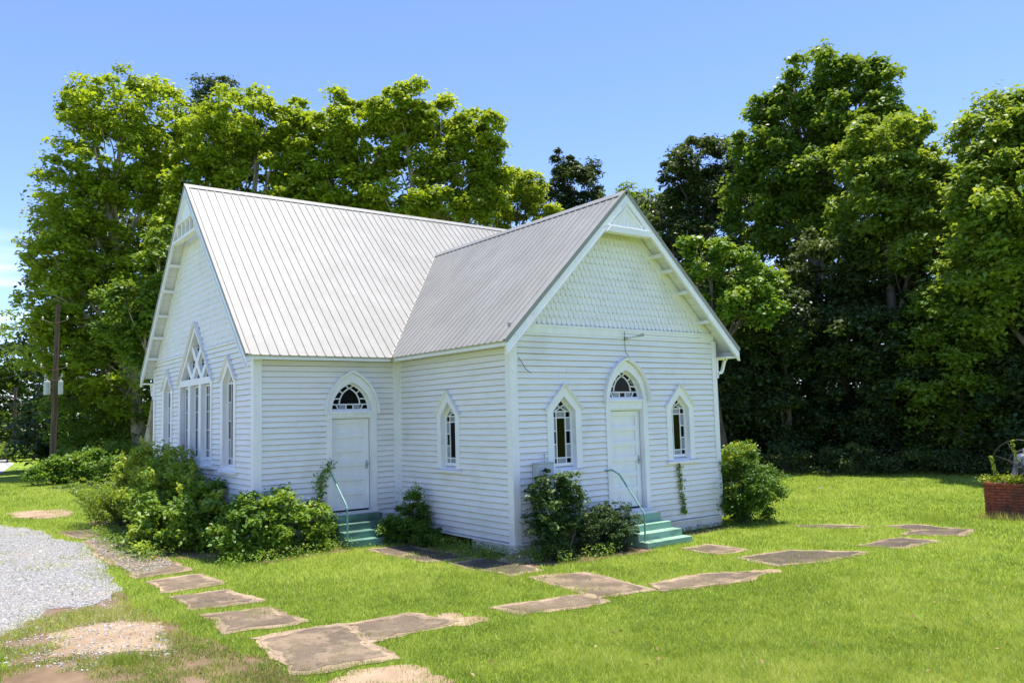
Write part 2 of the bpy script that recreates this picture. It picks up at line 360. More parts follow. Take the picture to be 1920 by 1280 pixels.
# road in the far left
rd = [gp(-900,848), gp(0,858), gp(16,862), gp(26,869), gp(14,878), gp(0,888), gp(-900,960)]
mb = MB(); sheet(mb, rd, GZ+.004); tag(mb.build('road', M['road'], recalc=False), kind='structure'); HARD.append(rd)
# bare sand and soil
sandp = [[(90,1187),(160,1175),(250,1165),(305,1168),(300,1185),(330,1200),(330,1215),(260,1222),(180,1220),(120,1225),(90,1205)],
         [(8,962),(60,957),(125,954),(135,966),(95,973),(30,970)],
         [(610,1290),(650,1262),(740,1248),(790,1258),(870,1275),(880,1290)],
         [(760,1165),(840,1150),(905,1158),(880,1172),(790,1180)],
         [(1300,1078),(1400,1070),(1460,1068),(1420,1078),(1350,1084)],[(640,985),(1500,983),(1501,983.5)]][:5]
mb = MB()
for i, q in enumerate(sandp):
    r_ = rough_poly(P(*q), .13, .07, 20+i); sheet(mb, r_, GZ+.006+i*.0004); (HARD if i < 4 else SOFT).append(r_); SANDS.append(r_)
tag(mb.build('bare_sand', M['sand'], recalc=False), kind='structure')
mb = MB()
dirt = [[Vector(q) for q in D] for D in ([(-.75,2.3),(-.1,.4),(-.9,-.75),(.9,-1.2),(2.4,-1.15),(2.4,.3),(.2,.3),(.2,4.6),(-.7,4.4)],
        [(-5.0,13),(-4.9,5.2),(-3.6,3.0),(-1.8,3.1),(-1.7,4.5),(-3.2,4.5),(-3.2,13)], [(3.6,.2),(3.7,-.6),(5.9,-.25),(6.4,.5),(6.4,1.5),(5.7,1.5)])]
for i, q in enumerate(dirt):
    r_ = rough_poly(q, .08, .1, 50+i); sheet(mb, r_, GZ+.004); SOFT.append(r_)
sheet(mb, rough_poly(P((0,1150),(120,1130),(230,1110),(300,1165),(420,1205),(560,1270),(500,1400),(0,1400)), .1, .15, 77), GZ+.003, 0)
tag(mb.build('soil', [M['soil'], M['verge']], recalc=False), kind='structure')
def mound(cx, cy, rx, ry, h, name='soil'):
    mb = MB(); n = 28; K = 7; mb.v.append((cx,cy,GZ+h)); rr = random.Random(int(cx*10))
    for k in range(1,K+1):
        t = k/K
        for j in range(n): a = 6.283*j/n; w_ = 1+.08*math.sin(a*3+cx)+.04*math.sin(a*7); mb.v.append((cx+rx*t*w_*math.cos(a), cy+ry*t*w_*math.sin(a), GZ-.01+h*(.5+.5*math.cos(math.pi*t))+rr.uniform(-.005,.005)))
    for j in range(n): mb.f.append((0,1+j,1+(j+1)%n)); mb.m.append(0)
    for k in range(K-1):
        for j in range(n): mb.f.append((1+k*n+j,1+(k+1)*n+j,1+(k+1)*n+(j+1)%n,1+k*n+(j+1)%n)); mb.m.append(0)
    tag(mb.build(name, M['verge'], smooth=True, recalc=False), kind='structure')
mound(.15,-.05,.75,.55,.13); mound(.05,.9,.45,1.0,.10)
# slabs of the walks
walks = [
 [[(112,998),(176,993),(196,1004),(150,1010)],[(160,1014),(236,1005),(262,1021),(184,1030)],[(178,1033),(264,1025),(290,1038),(196,1047)],
  [(206,1050),(292,1041),(320,1052),(232,1061)],[(232,1065),(325,1055),(356,1069),(264,1082)],[(282,1089),(375,1077),(412,1096),(314,1109)],
  [(322,1119),(425,1107),(480,1128),(366,1141)],[(385,1153),(505,1140),(560,1167),(430,1184)],[(485,1200),(632,1172),(735,1232),(560,1262)]],
 [[(640,1171),(770,1152),(850,1165),(700,1203)],[(930,1138),(1075,1117),(1138,1129),(985,1152)],[(1224,1095),(1330,1076),(1440,1073),(1395,1088),(1246,1108)],
  [(1394,1046),(1480,1032),(1620,1036),(1540,1052),(1460,1061)],[(1612,1022),(1690,1009),(1757,1015),(1690,1027)],[(1700,1003),(1722,995),(1826,993),(1790,1003)],[(1660,986),(1720,984),(1818,993),(1716,993)],[(1490,986),(1560,984),(1636,987),(1560,990)]],
 [[(692,1031),(768,1022),(812,1034),(742,1041)],[(756,1043),(828,1033),(880,1046),(802,1053)],[(843,1056),(913,1047),(1016,1069),(952,1078)],[(1000,1083),(1100,1074),(1215,1105),(1122,1120)]],
 [[(1282,1028),(1330,1021),(1396,1029),(1342,1039)]]]
sr = random.Random(9)
vb = MB()
def grow(q, d):
    c = sum(q, Vector((0,0,0)))/len(q); return [p+(p-c).normalized()*d for p in q]
for w in walks:
    mb = MB()
    for i, q in enumerate(w):
        pts = rough_poly(grow(P(*q), .07), .045, .08, sr.randint(0,999)); h = GZ+.010+sr.uniform(0,.004); n = len(pts); tx, ty = sr.uniform(-.004,.004), sr.uniform(-.004,.004)
        c = sum(pts, Vector((0,0)))/n
        vg = rough_poly([c+(p-c)*1.0+(p-c).normalized()*.055 for p in pts][::3], .05, .07, 300+i); sheet(vb, vg, GZ+.007+.0003*i); SOFT.append(vg)
        top = [(p.x,p.y,h+tx*(p.x-c.x)+ty*(p.y-c.y)) for p in pts]; bot = [(p.x,p.y,GZ-.05) for p in pts]
        mb.add(top+bot, [tuple(range(n))]+[(k,(k+1)%n,n+(k+1)%n,n+k) for k in range(n)], 2); HARD.append(pts)
        inn = rough_poly([c+(p-c)*.93-(p-c).normalized()*.05 for p in pts][::2], .06, .06, 500+i+len(w)); sheet(mb, inn, 0, 1 if (w is walks[2] and i<3) or (w is walks[1] and 2<i) else 0); nv = len(inn)
        for q_ in range(len(mb.v)-nv, len(mb.v)): x_, y_, _z = mb.v[q_]; mb.v[q_] = (x_, y_, h+tx*(x_-c.x)+ty*(y_-c.y)+.003)
    tag(mb.build('path', [M['slab'], M['wet'], M['dusty']], recalc=False), kind='structure')
tag(vb.build('worn_verge', M['verge'], recalc=False), kind='structure')
# loose gravel chips
def rocks(n, inside, size, name, m, sc=(1,1,.6), z=GZ+.004):
    out = []
    lo = np.min([[p[0],p[1]] for p in inside], 0); hi = np.max([[p[0],p[1]] for p in inside], 0)
    lo = np.maximum(lo, [-12,-12]); hi = np.minimum(hi, [3,16])
    Q = RNG.random((n*4,2))*(hi-lo)+lo; d = np.hypot(Q[:,0]-CAM.x, Q[:,1]-CAM.y); Q = Q[inpoly(Q, inside) & (RNG.random(len(Q)) < (8/np.maximum(d,8))**1.2)][:n]; k = len(Q)
    s = size*(.5+RNG.random(k)); a = RNG.random(k)*6.28
    base = np.array([[0,0,1.],[1,0,0],[0,1,0],[-1,0,0],[0,-1,0]]); V = np.repeat(base[None],k,0)+RNG.normal(0,.22,(k,5,3)); V *= s[:,None,None]*np.array(sc)
    c, sn = np.cos(a)[:,None], np.sin(a)[:,None]; X = V[:,:,0]*c-V[:,:,1]*sn; Y = V[:,:,0]*sn+V[:,:,1]*c; V = np.stack([X,Y,V[:,:,2]],-1)
    V[:,:,0] += Q[:,0:1]; V[:,:,1] += Q[:,1:2]; V[:,:,2] += z
    T = V[:, [0,1,2, 0,2,3, 0,3,4, 0,4,1]].reshape(-1,3)
    return np_mesh(name, T, 3, m, tone=np.repeat(RNG.random(k),4))
def chipm():
    m, t, b = mat('chips'); a = node(t, 'ShaderNodeAttribute', attribute_name='tone'); t.links.new(ramp(t, a.outputs['Fac'], [(0,(.16,.15,.14)),(.5,(.36,.345,.325)),(1,(.60,.58,.55))]), b.inputs['Base Color']); b.inputs['Roughness'].default_value=.9; return m
M['chips'] = chipm()
tag(rocks(16000, gv, .012, 'gravel', M['chips']), 'pale grey loose gravel chips on the drive', 'gravel', kind='stuff')
tag(rocks(500, gv, .026, 'gravel', M['chips']), 'larger pale stones lying loose on the gravel drive', 'gravel', kind='stuff')
spill = rough_poly(P((0,1150),(120,1130),(210,1120),(300,1175),(330,1225),(160,1260),(0,1245)), .1, .2, 5)
tag(rocks(1800, spill, .012, 'gravel', M['chips'], z=GZ+.009), 'scattered pale gravel chips spilled into the lawn edge', 'gravel', kind='stuff')
spill2 = rough_poly(P((150,1010),(235,1003),(270,1025),(330,1058),(260,1080),(200,1050)), .05, .2, 5)
tag(rocks(1500, spill2, .013, 'gravel', M['chips'], z=GZ+.02), 'white gravel chips scattered over the dark slabs by the drive', 'gravel', kind='stuff')
# ---------------------------------------------------------------- grass
def blades(Q, h, w, tone, lean=.6, z=GZ):
    k = len(Q); a = RNG.random(k)*6.28; ln = h*lean*RNG.random(k); b = a+RNG.normal(0,1.2,k)
    hx, hy = np.cos(a)*w/2, np.sin(a)*w/2; tx, ty = np.cos(b)*ln, np.sin(b)*ln
    V = np.zeros((k,3,3)); V[:,0] = np.stack([Q[:,0]-hx,Q[:,1]-hy,np.full(k,z)],-1); V[:,1] = np.stack([Q[:,0]+hx,Q[:,1]+hy,np.full(k,z)],-1)
    V[:,2] = np.stack([Q[:,0]+tx,Q[:,1]+ty,z+h],-1); return V.reshape(-1,3)
church_fp = [(0,0),(5.8,0),(5.8,4.3),(7.3,4.3),(7.3,12.7),(-3.35,12.7),(-3.35,4.3),(0,4.3)]
N = 1150000
r_ = np.exp(RNG.random(N)*math.log(48/5.5))*5.5; az = _y + (RNG.random(N)*2-1)*R(38)
Q = np.stack([CAM.x+np.sin(az)*r_, CAM.y+np.cos(az)*r_], -1)
keep = ~inpoly(Q, church_fp) & ~inpoly(Q, [(2.4,-.95),(3.6,-.95),(3.6,.1),(2.4,.1)]) & ~inpoly(Q, [(-1.75,3.3),(-.6,3.3),(-.6,4.3),(-1.75,4.3)])
keep &= ~((r_ > 14) & (RNG.random(N) < .25))
hard = np.zeros(N, bool); near = r_ < 48
for p in HARD: hard |= inpoly(Q + RNG.normal(0,.14 if p is gv else .10 if len(HARD) and any(p is x_ for x_ in SANDS) else .03,Q.shape), p)
soft = np.zeros(N, bool)
for p in SOFT: soft |= inpoly(Q, p)
nn = vnoise(Q, 1.3, 2)*.6+vnoise(Q, 4.1, 3)*.4
keep &= ~(hard & (nn*RNG.random(N) < .55)) & ~(soft & (nn < .40+.35*RNG.random(N)))
# patchy strip between the drive and the slabs
strip = inpoly(Q, P((0,1150),(120,1130),(230,1110),(300,1165),(400,1200),(560,1270),(500,1400),(0,1400)))
keep &= ~(strip & (nn < .33+.2*RNG.random(N)))
Q, r_, nn = Q[keep], r_[keep], nn[keep]; k = len(Q)
big = vnoise(Q, .45, 5)
h = (.022+.036*RNG.random(k)*(.5+big)+.012*nn)*(1+.012*r_); h[RNG.random(k) < .012] *= 1.9
w = .0048*(r_/7)**.85*(.7+.6*RNG.random(k))
tn = np.clip(.42+.55*(big-.5)+.45*(vnoise(Q,2.2,8)-.5)+.3*(vnoise(Q,7,9)-.5)+RNG.normal(0,.17,k), 0, 1); tn[RNG.random(k) < .05] = 1
tag(np_mesh('grass', blades(Q, h, w, tn, 1.3), 3, M['grass'], tone=tn), 'bright yellow green mown lawn grass', 'grass', kind='stuff')
print('grass blades', k)
def tuft(px, py, rad, n, hh, lab, m=None, ln=.9):
    c = gp(px, py); Q = np.stack([c.x+RNG.normal(0,rad,n), c.y+RNG.normal(0,rad,n)], -1); hh_ = hh*(.4+.6*RNG.random(n)); tn = np.clip(.45+RNG.normal(0,.2,n),0,1)
    o = np_mesh('grass_tuft', blades(Q, hh_, np.full(n,.009), tn, ln), 3, m or M['grass'], tone=tn); return tag(o, lab, 'grass tuft')
tuft(232, 1240, .13, 500, .15, 'taller grass tuft beside the sandy patch near the gravel')
tuft(1752, 975, .35, 500, .22, 'coarse weed tuft on the lawn between the walk and the brick base')
# ---------------------------------------------------------------- the church
L, MX, YD, XR = 4.314, 3.326, 12.67, 7.2
ZE, RX, ZR2, YR, ZR1 = 3.684, 2.80, 6.889, 8.55, 8.279
EL, ER, OF, XL, XRR = -.402, 6.258, -.404, -3.648, 7.5
YE = L-.402; YB = 13.1
aM = (ZR1-ZE)/(YR-YE); bW = (ZR2-ZE)/(RX-EL); cW = (ZR2-ZE)/(ER-RX); aB = (ZR1-ZE)/(YB-YR)
church = empty('church', (2.9, 4.3, GZ), 'white clapboard church with pale ribbed metal roof and pointed windows', 'church')
FF = Fr((0,0,0), (1,0,0), (0,-1,0)); FS = Fr((0,0,0), (0,1,0), (-1,0,0)); FM = Fr((0,L,0), (1,0,0), (0,-1,0)); FG = Fr((-MX,0,0), (0,1,0), (-1,0,0))
FRt = Fr((5.8,0,0), (0,1,0), (1,0,0)); FB = Fr((0,YD,0), (1,0,0), (0,1,0)); FR2 = Fr((XR,0,0), (0,1,0), (1,0,0)); FM2 = Fr((0,L,0), (1,0,0), (0,-1,0))
cr_ = random.Random(11)
def siding(F, u0, u1, z0, z1, ops, expo=.1165):
    mb = MB(); z = z0
    while z < z1-.01:
        zt = min(z+expo, z1); iv = [(u0, u1)]
        for (uc, zb, zs, za, hw) in ops:
            if zt > zb and z < za:
                zz = max(z, zb); h = hw if zz <= zs else hw*max(0, 1-((zz-zs)/(za-zs))**(1 if zs-zb > .5 or True else 1))
                if h <= .01: continue
                n = []
                for a, b in iv:
                    if b <= uc-h or a >= uc+h: n.append((a,b)); continue
                    if a < uc-h: n.append((a,uc-h))
                    if b > uc+h: n.append((uc+h,b))
                iv = n
        for a, b in iv:
            cuts = [a]; x = a+cr_.uniform(.8,3.6)
            while x < b-.4: cuts.append(x); x += cr_.uniform(1.6,3.8)
            cuts.append(b)
            for c, d in zip(cuts, cuts[1:]):
                dz0, dz1 = cr_.gauss(0,.003), cr_.gauss(0,.003); dd = cr_.uniform(-.003,.004); e = .002 if d < b else 0
                bt, tp = .036+dd, .006+dd
                p = F.p
                lo = lambda u, dz, k: p(u, z+dz, k)
                mb.hexa([p(c,z-.0065+dz0,bt-.008),p(d-e,z-.0065+dz1,bt-.008),p(d-e,z-.0065+dz1,bt+.0012),p(c,z-.0065+dz0,bt+.0012),p(c,z+.0015+dz0,bt-.008),p(d-e,z+.0015+dz1,bt-.008),p(d-e,z+.0015+dz1,bt-.0005),p(c,z+.0015+dz0,bt-.0005)], 2)  # thin brown strip paints the shadow line under the lap, with bare wood
                mb.hexa([p(c,z-.006+dz0,-.10),p(d-e,z-.006+dz1,-.10),p(d-e,z-.006+dz1,bt),p(c,z-.006+dz0,bt),
                         p(c,zt-.006,-.10),p(d-e,zt-.006,-.10),p(d-e,zt-.006,tp),p(c,zt-.006,tp)], 0)
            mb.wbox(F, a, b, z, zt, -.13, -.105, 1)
        z = zt
    return mb
WH = [M['white'], M['inside'], M['bare_wood_shade']]
def lancet_op(uc, zs, zc, zp, hw): return (uc, zs, zc-.05, zp-.12, hw-.08)
def arch(a, h, n=14, z0=0):
    c = (h*h-a*a)/(2*a); Rr = a+c; th = math.acos(c/Rr); L_ = [(-(Rr*math.cos(th*i/n)-c), z0+Rr*math.sin(th*i/n)) for i in range(n+1)]
    return L_ + [(-u, z) for u, z in L_[-2::-1]]
# openings: centre, bottom, spring, apex, half width
op_f = [(1.24,1.36,2.42,2.80,.34),(4.56,1.36,2.42,2.80,.34),(2.94,.2,2.75,3.34,.50)]
op_s = [(2.185,1.36,2.40,2.76,.34)]; op_m = [(-1.195,.2,2.70,3.27,.50)]
op_g = [(5.96,1.40,3.28,3.68,.42),(11.2,1.40,3.28,3.68,.42),(8.58,1.36,3.38,4.70,1.36)]
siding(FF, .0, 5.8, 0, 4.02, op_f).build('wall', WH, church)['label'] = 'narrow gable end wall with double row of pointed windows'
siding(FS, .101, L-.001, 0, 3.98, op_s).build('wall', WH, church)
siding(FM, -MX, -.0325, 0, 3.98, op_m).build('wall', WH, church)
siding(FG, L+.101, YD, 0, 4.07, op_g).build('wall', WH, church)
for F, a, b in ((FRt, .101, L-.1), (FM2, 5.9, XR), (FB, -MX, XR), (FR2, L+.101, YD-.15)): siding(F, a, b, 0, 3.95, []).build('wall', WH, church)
# interior floor and partition keep the rooms dark
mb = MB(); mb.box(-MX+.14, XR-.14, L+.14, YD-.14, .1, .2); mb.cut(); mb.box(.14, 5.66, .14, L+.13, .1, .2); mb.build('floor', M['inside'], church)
# gable shingles
def shingles(F, z0, line_l, line_r, ztop, cutters=(), ex=.143, w=.126):
    mb = MB(); z = z0; k = 0; rr = random.Random(4)
    while z < ztop:
        a, b = line_l(z+.07), line_r(z+.07)
        if b-a < .1: break
        u = math.floor(a/w)*w + (k % 2)*w/2
        while u < b:
            uc = u+w/2
            if a-w*.3 < uc < b+w*.3 and not any(c(uc, z) for c in cutters):
                j = rr.uniform(-.004,.004); g = w/2-.005; t = .027+rr.uniform(-.003,.004)
                zb = z+j; pr = [(-g,.052),(-g*.86,.028),(-g*.42,.004),(g*.42,.004),(g*.86,.028),(g,.052),(g,ex*1.12),(-g,ex*1.12)]
                fr = lambda zz: t-(zz/(ex*1.12))*(t-.003)
                A = [F.p(uc+du, zb+dz, fr(dz)) for du, dz in pr]; B = [F.p(uc+du, zb+dz, -.012) for du, dz in pr]; n = 8
                mb.add(A+B, [tuple(range(n))]+[(i,(i+1)%n,n+(i+1)%n,n+i) for i in range(n)], 0)
            u += w
        z += ex; k += 1
    return mb
fl = lambda z: EL+(z-ZE+.13)/bW; frr = lambda z: ER-(z-ZE+.13)/cW
mb = shingles(FF, 4.075, lambda z: fl(z)+.30, lambda z: frr(z)-.30, 6.6)
mb.build('gable_shingles', M['white'], church)
gl = lambda z: YE+(z-ZE+.13)/aM; gr = lambda z: YB-(z-ZE+.13)/aB
bigw = lambda u, z: abs(u-8.58) < 1.42*(1-(z-3.37)/1.45) if z < 4.8 else False
shingles(FG, 4.115, lambda z: gl(z)+.30, lambda z: gr(z)-.30, 7.9, (bigw,)).build('gable_shingles', M['white'], church)
# gable backing walls with frieze boards along the rakes
mb = MB(); mb.prism(FF, [(0.0,4.03),(5.8,4.03),(frr(6.7),6.7),(fl(6.7),6.7)], -.10, -.012)
mb.build('gable_wall', M['white'], church)
mb = MB(); hw0 = 1.36*(1-(4.08-3.38)/1.32)
mb.prism(FG, [(L+.05,4.08),(8.58-hw0,4.08),(8.58,4.70),(8.58,8.1),(gl(7.85),7.85)], -.10, -.012)
mb.cut(); mb.prism(FG, [(8.58+hw0,4.08),(YD,4.08),(gr(7.85),7.85),(8.58,8.1),(8.58,4.70)], -.10, -.012); mb.build('gable_wall', M['white'], church)
mb = MB()
def rake(F, mb, f0, sgn, z0, z1, w, d0, d1, m=0):     # board lying just under a sloping roof line
    a0, a1 = f0(z0), f0(z1); mb.prism(F, [(a0,z0),(a0+sgn*w,z0),(a1+sgn*w,z1),(a1,z1)], d0, d1, m)
rake(FF, mb, fl, 1, 4.075, 6.6, .29, .0, .026); mb.cut(); rake(FF, mb, frr, -1, 4.075, 6.6, .29, .0, .026)
mb.cut(); rake(FG, mb, gl, 1, 4.115, 7.95, .29, .0, .026); mb.cut(); rake(FG, mb, gr, -1, 4.115, 7.95, .29, .0, .026)
mb.build('frieze_board', M['trim'], church)
mb = MB(); mb.wbox(FF, .02, 5.78, 4.02, 4.065, .0, .052); mb.cut(); mb.wbox(FF, .0, 5.8, 3.90, 4.019, .0, .037); mb.cut()
mb.wbox(FG, L-.0, 8.58-.86, 4.07, 4.11, .0, .052); mb.cut(); mb.wbox(FG, 8.58+.86, YD, 4.07, 4.11, .0, .052); mb.build('band_board', M['trim'], church)
# corner boards
def cboard(x0, x1, y0, y1, z1): 
    m_ = MB(); m_.box(x0, x1, y0, y1, -.02, z1); return m_
c = MB(); c.box(-.05,.115,-.05,-.001,-.02,4.0); c.box(-.05,-.001,-.0005,.125,-.02,3.85); c.build('corner_board', M['trim'], church, bevel=.003)
c = MB(); c.box(5.70,5.85,-.05,-.001,-.02,3.895); c.box(5.801,5.85,-.0005,.12,-.02,3.8); c.build('corner_board', M['trim'], church, bevel=.003)
c = MB(); c.box(-MX-.05,-MX+.125,L-.05,L-.001,-.02,3.85); c.box(-MX-.05,-MX-.001,L-.0005,L+.12,-.02,3.85); c.build('corner_board', M['trim'], church, bevel=.003)
c = MB(); c.box(-MX-.05,-MX-.001,YD-.1,YD+.05,-.02,3.9); c.build('corner_board', M['trim'], church, bevel=.003)
c = MB(); c.box(-.05,-.002,L-.15,L-.002,-.02,3.9); c.box(-.17,-.0505,L-.045,L-.002,-.02,3.9); c.build('corner_board', M['trim'], church, bevel=.003)
# water table and skirting
mb = MB()
for F, a, b in ((FF,-.07,5.87),(FS,.0,L-.07),(FM,-MX,-.075),(FG,L-.05,YD)):
    mb.cut(); mb.hexa([F.p(a,-.045,-.05),F.p(b,-.045,-.05),F.p(b,-.045,.075),F.p(a,-.045,.075),F.p(a,-.003,-.05),F.p(b,-.003,-.05),F.p(b,-.022,.075),F.p(a,-.022,.075)])
mb.build('water_table', M['trim'], church)
mb = MB(); mb.wbox(FF, 3.62, 5.8, -.262, -.047, -.03, .025); mb.cut(); mb.wbox(FF, .0, 2.3, -.22, -.047, -.03, .02); mb.cut()
mb.wbox(FS, .03, .52, -.22, -.047, -.03, .02); mb.cut(); mb.wbox(FS, .53, 1.38, -.22, -.047, -.03, .024); mb.cut(); mb.wbox(FG, L, YD, -.3, -.047, -.03, .02); mb.cut(); mb.wbox(FM, -MX, -1.8, -.3, -.047, -.03, .02)
mb.build('skirting', M['white'], church)
mb = MB()
for x, y in ((.25,.25),(2.9,.3),(5.5,.25),(.25,2.3),(.25,4.0),(5.5,2.5),(-1.8,4.6),(-3.1,4.6),(-.5,4.7)): mb.cut(); mb.box(x-.18,x+.18,y-.18,y+.18,GZ-.02,.099)
mb.build('pier', simple('pier_brick', (.12,.07,.05), .9), church)
mb = MB(); mb.box(.3,5.4,1.2,L+.5,GZ-.02,.05); mb.cut(); mb.box(-MX+.4,XR-.4,L+.6,YD-.3,GZ-.02,.05); mb.build('foundation', simple('crawlspace_dark', (.05,.035,.025), .95), church)  # recessed dark blocks, shade under the floor put into their colour
# ---------------- roof
def rib_run(mb, p0, p1, up, side, w=.036, h=.017):
    p0, p1, up, side = map(Vector, (p0, p1, up, side))
    q = []
    for p in (p0, p1): q += [p-side*w*.5, p+side*w*.5, p+side*w*.26+up*h, p-side*w*.26+up*h]
    mb.add(q, [(0,1,5,4),(1,2,6,5),(2,3,7,6),(3,0,4,7),(0,3,2,1),(4,5,6,7)], 0)
def slope(name, poly, up, side, ribs, parent):
    """poly: 3D outline of the sheet; ribs: list of (top, bottom)"""
    mb = MB(); up = Vector(up).normalized(); n = len(poly)
    T = [Vector(p) for p in poly]; B = [p-up*.012 for p in T]
    mb.add(T+B, [tuple(range(n)), tuple(range(2*n-1,n-1,-1))]+[(i,(i+1)%n,n+(i+1)%n,n+i) for i in range(n)], 0)
    rr = random.Random(len(ribs))
    for a, b in ribs: rib_run(mb, a, b, up, side)
    # low stiffening ribs and screw heads between the seams
    for (a, b) in ribs:
        a = Vector(a); b = Vector(b); ln = (b-a).length; k = int(ln/.6)
        for j in range(k):
            c = a.lerp(b, (j+.5)/k)+Vector(side)*.035; d = (b-a).normalized(); s = Vector(side)*.009
            mb.add([c-s-d*.009, c+s-d*.009, c+s+d*.009, c-s+d*.009, c+up*.008], [(0,1,4),(1,2,4),(2,3,4),(3,0,4)], 1)
    return mb.build(name, [M['roof'], M['galv']], parent)
zM = lambda y: ZE+aM*(y-YE); zW = lambda x: ZE+bW*(x-EL); zWr = lambda x: ZE+cW*(ER-x)
roof = empty('roof', (2.9,4.3,ZE)); roof.parent = church; roof.location = (0,0,ZE-GZ); 
yv = YE+(ZR2-ZE)/aM            # where the wing ridge meets the main slope
nM = (0,-aM,1); nW = (-bW,0,1); nWr = (cW,0,1); nB = (0,aB,1)
vy = lambda x: YE+(zW(x)-ZE)/aM; vyr = lambda x: YE+(zWr(x)-ZE)/aM
ribs = []; x = XL+.1
while x < XRR:
    if x < EL: yb = YE
    elif x < RX: yb = vy(x)
    elif x < ER: yb = vyr(x)
    else: yb = YE
    ribs.append(((x,YR-.02,zM(YR-.02)),(x,yb+.005,zM(yb+.005)))); x += .2
slope('roof_sheet', [(XL,YE,ZE),(EL,YE,ZE),(RX,yv,ZR2),(ER,YE,ZE),(XRR,YE,ZE),(XRR,YR,ZR1),(XL,YR,ZR1)], nM, (1,0,0), ribs, roof)
ribs = []; y = OF+.07
while y < yv:
    xl = EL if y < YE else EL+(zM(y)-ZE)/bW; ribs.append(((RX-.02,y,zW(RX-.02)),(xl+.005,y,zW(xl+.005)))); y += .2
slope('roof_sheet', [(EL,OF,ZE),(RX,OF,ZR2),(RX,yv,ZR2),(EL,YE,ZE)], nW, (0,1,0), ribs, roof)
slope('roof_sheet', [(ER,OF,ZE),(ER,YE,ZE),(RX,yv,ZR2),(RX,OF,ZR2)], nWr, (0,1,0), [((RX+.02,OF+.07+.2*i,zWr(RX+.02)),(ER,OF+.07+.2*i,ZE)) for i in range(21)], roof)
slope('roof_sheet', [(XL,YB,ZE),(XL,YR,ZR1),(XRR,YR,ZR1),(XRR,YB,ZE)], nB, (1,0,0), [], roof)
# decks of white boards below the sheets
def deck(poly, up, t0=.014, t1=.075):
    mb = MB(); up = Vector(up).normalized(); T = [Vector(p)-up*t0 for p in poly]; B = [Vector(p)-up*t1 for p in poly]; n = len(poly)
    mb.add(T+B, [tuple(range(n)), tuple(range(2*n-1,n-1,-1))]+[(i,(i+1)%n,n+(i+1)%n,n+i) for i in range(n)], 0); return mb
def soffitmat():
    m, t, b = mat('soffit_boards'); v = objco(t); w = node(t, 'ShaderNodeTexWave', bands_direction='Z', wave_profile='SAW'); w.inputs['Scale'].default_value = 2.2; t.links.new(v, w.inputs[0])
    c = ramp(t, w.outputs[0], [(0,(.35,.35,.34)),(.06,(.76,.77,.78)),(1,(.78,.79,.80))]); t.links.new(c, b.inputs['Base Color']); b.inputs['Roughness'].default_value = .6; return m
M['soffit'] = soffitmat(); k = .03
for q, up in (([(XL+k,YE+k,zM(YE+k)),(EL+k,YE+k,zM(YE+k)),(RX,yv,ZR2),(ER-k,YE+k,zM(YE+k)),(XRR-k,YE+k,zM(YE+k)),(XRR-k,YR,ZR1),(XL+k,YR,ZR1)],nM),
              ([(EL+k,OF+k,zW(EL+k)),(RX,OF+k,ZR2),(RX,yv,ZR2),(EL+k,YE+k,zW(EL+k))],nW), ([(ER-k,OF+k,zWr(ER-k)),(ER-k,YE+k,zWr(ER-k)),(RX,yv,ZR2),(RX,OF+k,ZR2)],nWr),
              ([(XL+k,YB-k,ZE+aB*k),(XL+k,YR,ZR1),(XRR-k,YR,ZR1),(XRR-k,YB-k,ZE+aB*k)],nB)): deck(q, up).build('roof_deck', M['soffit'], roof)
# ridge caps
def ridge(mb, a, b, d1, d2, w=.15):
    a, b = Vector(a), Vector(b); d1 = Vector(d1).normalized(); d2 = Vector(d2).normalized(); o = Vector((0,0,.034))
    for d in (d1, d2):
        n = Vector((0,0,1)); mb.add([a+o, b+o, b+o+d*w, a+o+d*w, a+o-n*.012, b+o-n*.012, b+o+d*w-n*.012, a+o+d*w-n*.012],
            [(0,1,2,3),(4,7,6,5),(0,4,5,1),(1,5,6,2),(2,6,7,3),(3,7,4,0)], 0)
mb = MB(); ridge(mb, (XL-.02,YR,ZR1), (XRR,YR,ZR1), (0,-1,-aM), (0,1,-aB)); mb.build('ridge_cap', M['roof'], roof)
mb = MB(); ridge(mb, (RX,OF-.02,ZR2), (RX,yv+.1,ZR2), (-1,0,-bW), (1,0,-cW)); mb.build('ridge_cap', M['roof'], roof)
# valley flashing and rake trims
mb = MB(); a = Vector((EL,YE,ZE)); b = Vector((RX,yv,ZR2)); up = Vector((-bW,-aM,1.5)).normalized(); sd = (b-a).cross(up).normalized()*.05
mb.add([a-sd+up*.024, a+sd+up*.024, b+sd+up*.024, b-sd+up*.024, a+up*.006, b+up*.006], [(0,4,5,3),(4,1,2,5)], 0); mb.build('valley_flashing', M['roof'], roof)
mb = MB()
def edge(mb, a, b, out, up, w=.07, h=.05):
    a, b, out, up = Vector(a), Vector(b), Vector(out).normalized(), Vector(up).normalized()
    mb.hexa([a-up*h, b-up*h, b-up*h+out*.008, a-up*h+out*.008, a+up*.03, b+up*.03, b+up*.03+out*.008, a+up*.03+out*.008])
    mb.hexa([a+up*.024-out*w, b+up*.024-out*w, b+up*.024, a+up*.024, a+up*.03-out*w, b+up*.03-out*w, b+up*.03, a+up*.03])
edge(mb, (EL,OF-.001,ZE), (RX,OF-.001,ZR2), (0,-1,0), nW); mb.cut(); edge(mb, (RX,OF-.001,ZR2), (ER,OF-.001,ZE), (0,-1,0), nWr)
mb.cut(); edge(mb, (XL-.001,YE,ZE), (XL-.001,YR,ZR1), (-1,0,0), nM); mb.cut(); edge(mb, (XL-.001,YR,ZR1), (XL-.001,YB,ZE), (-1,0,0), nB); mb.build('edge_trim', M['roof'], roof)
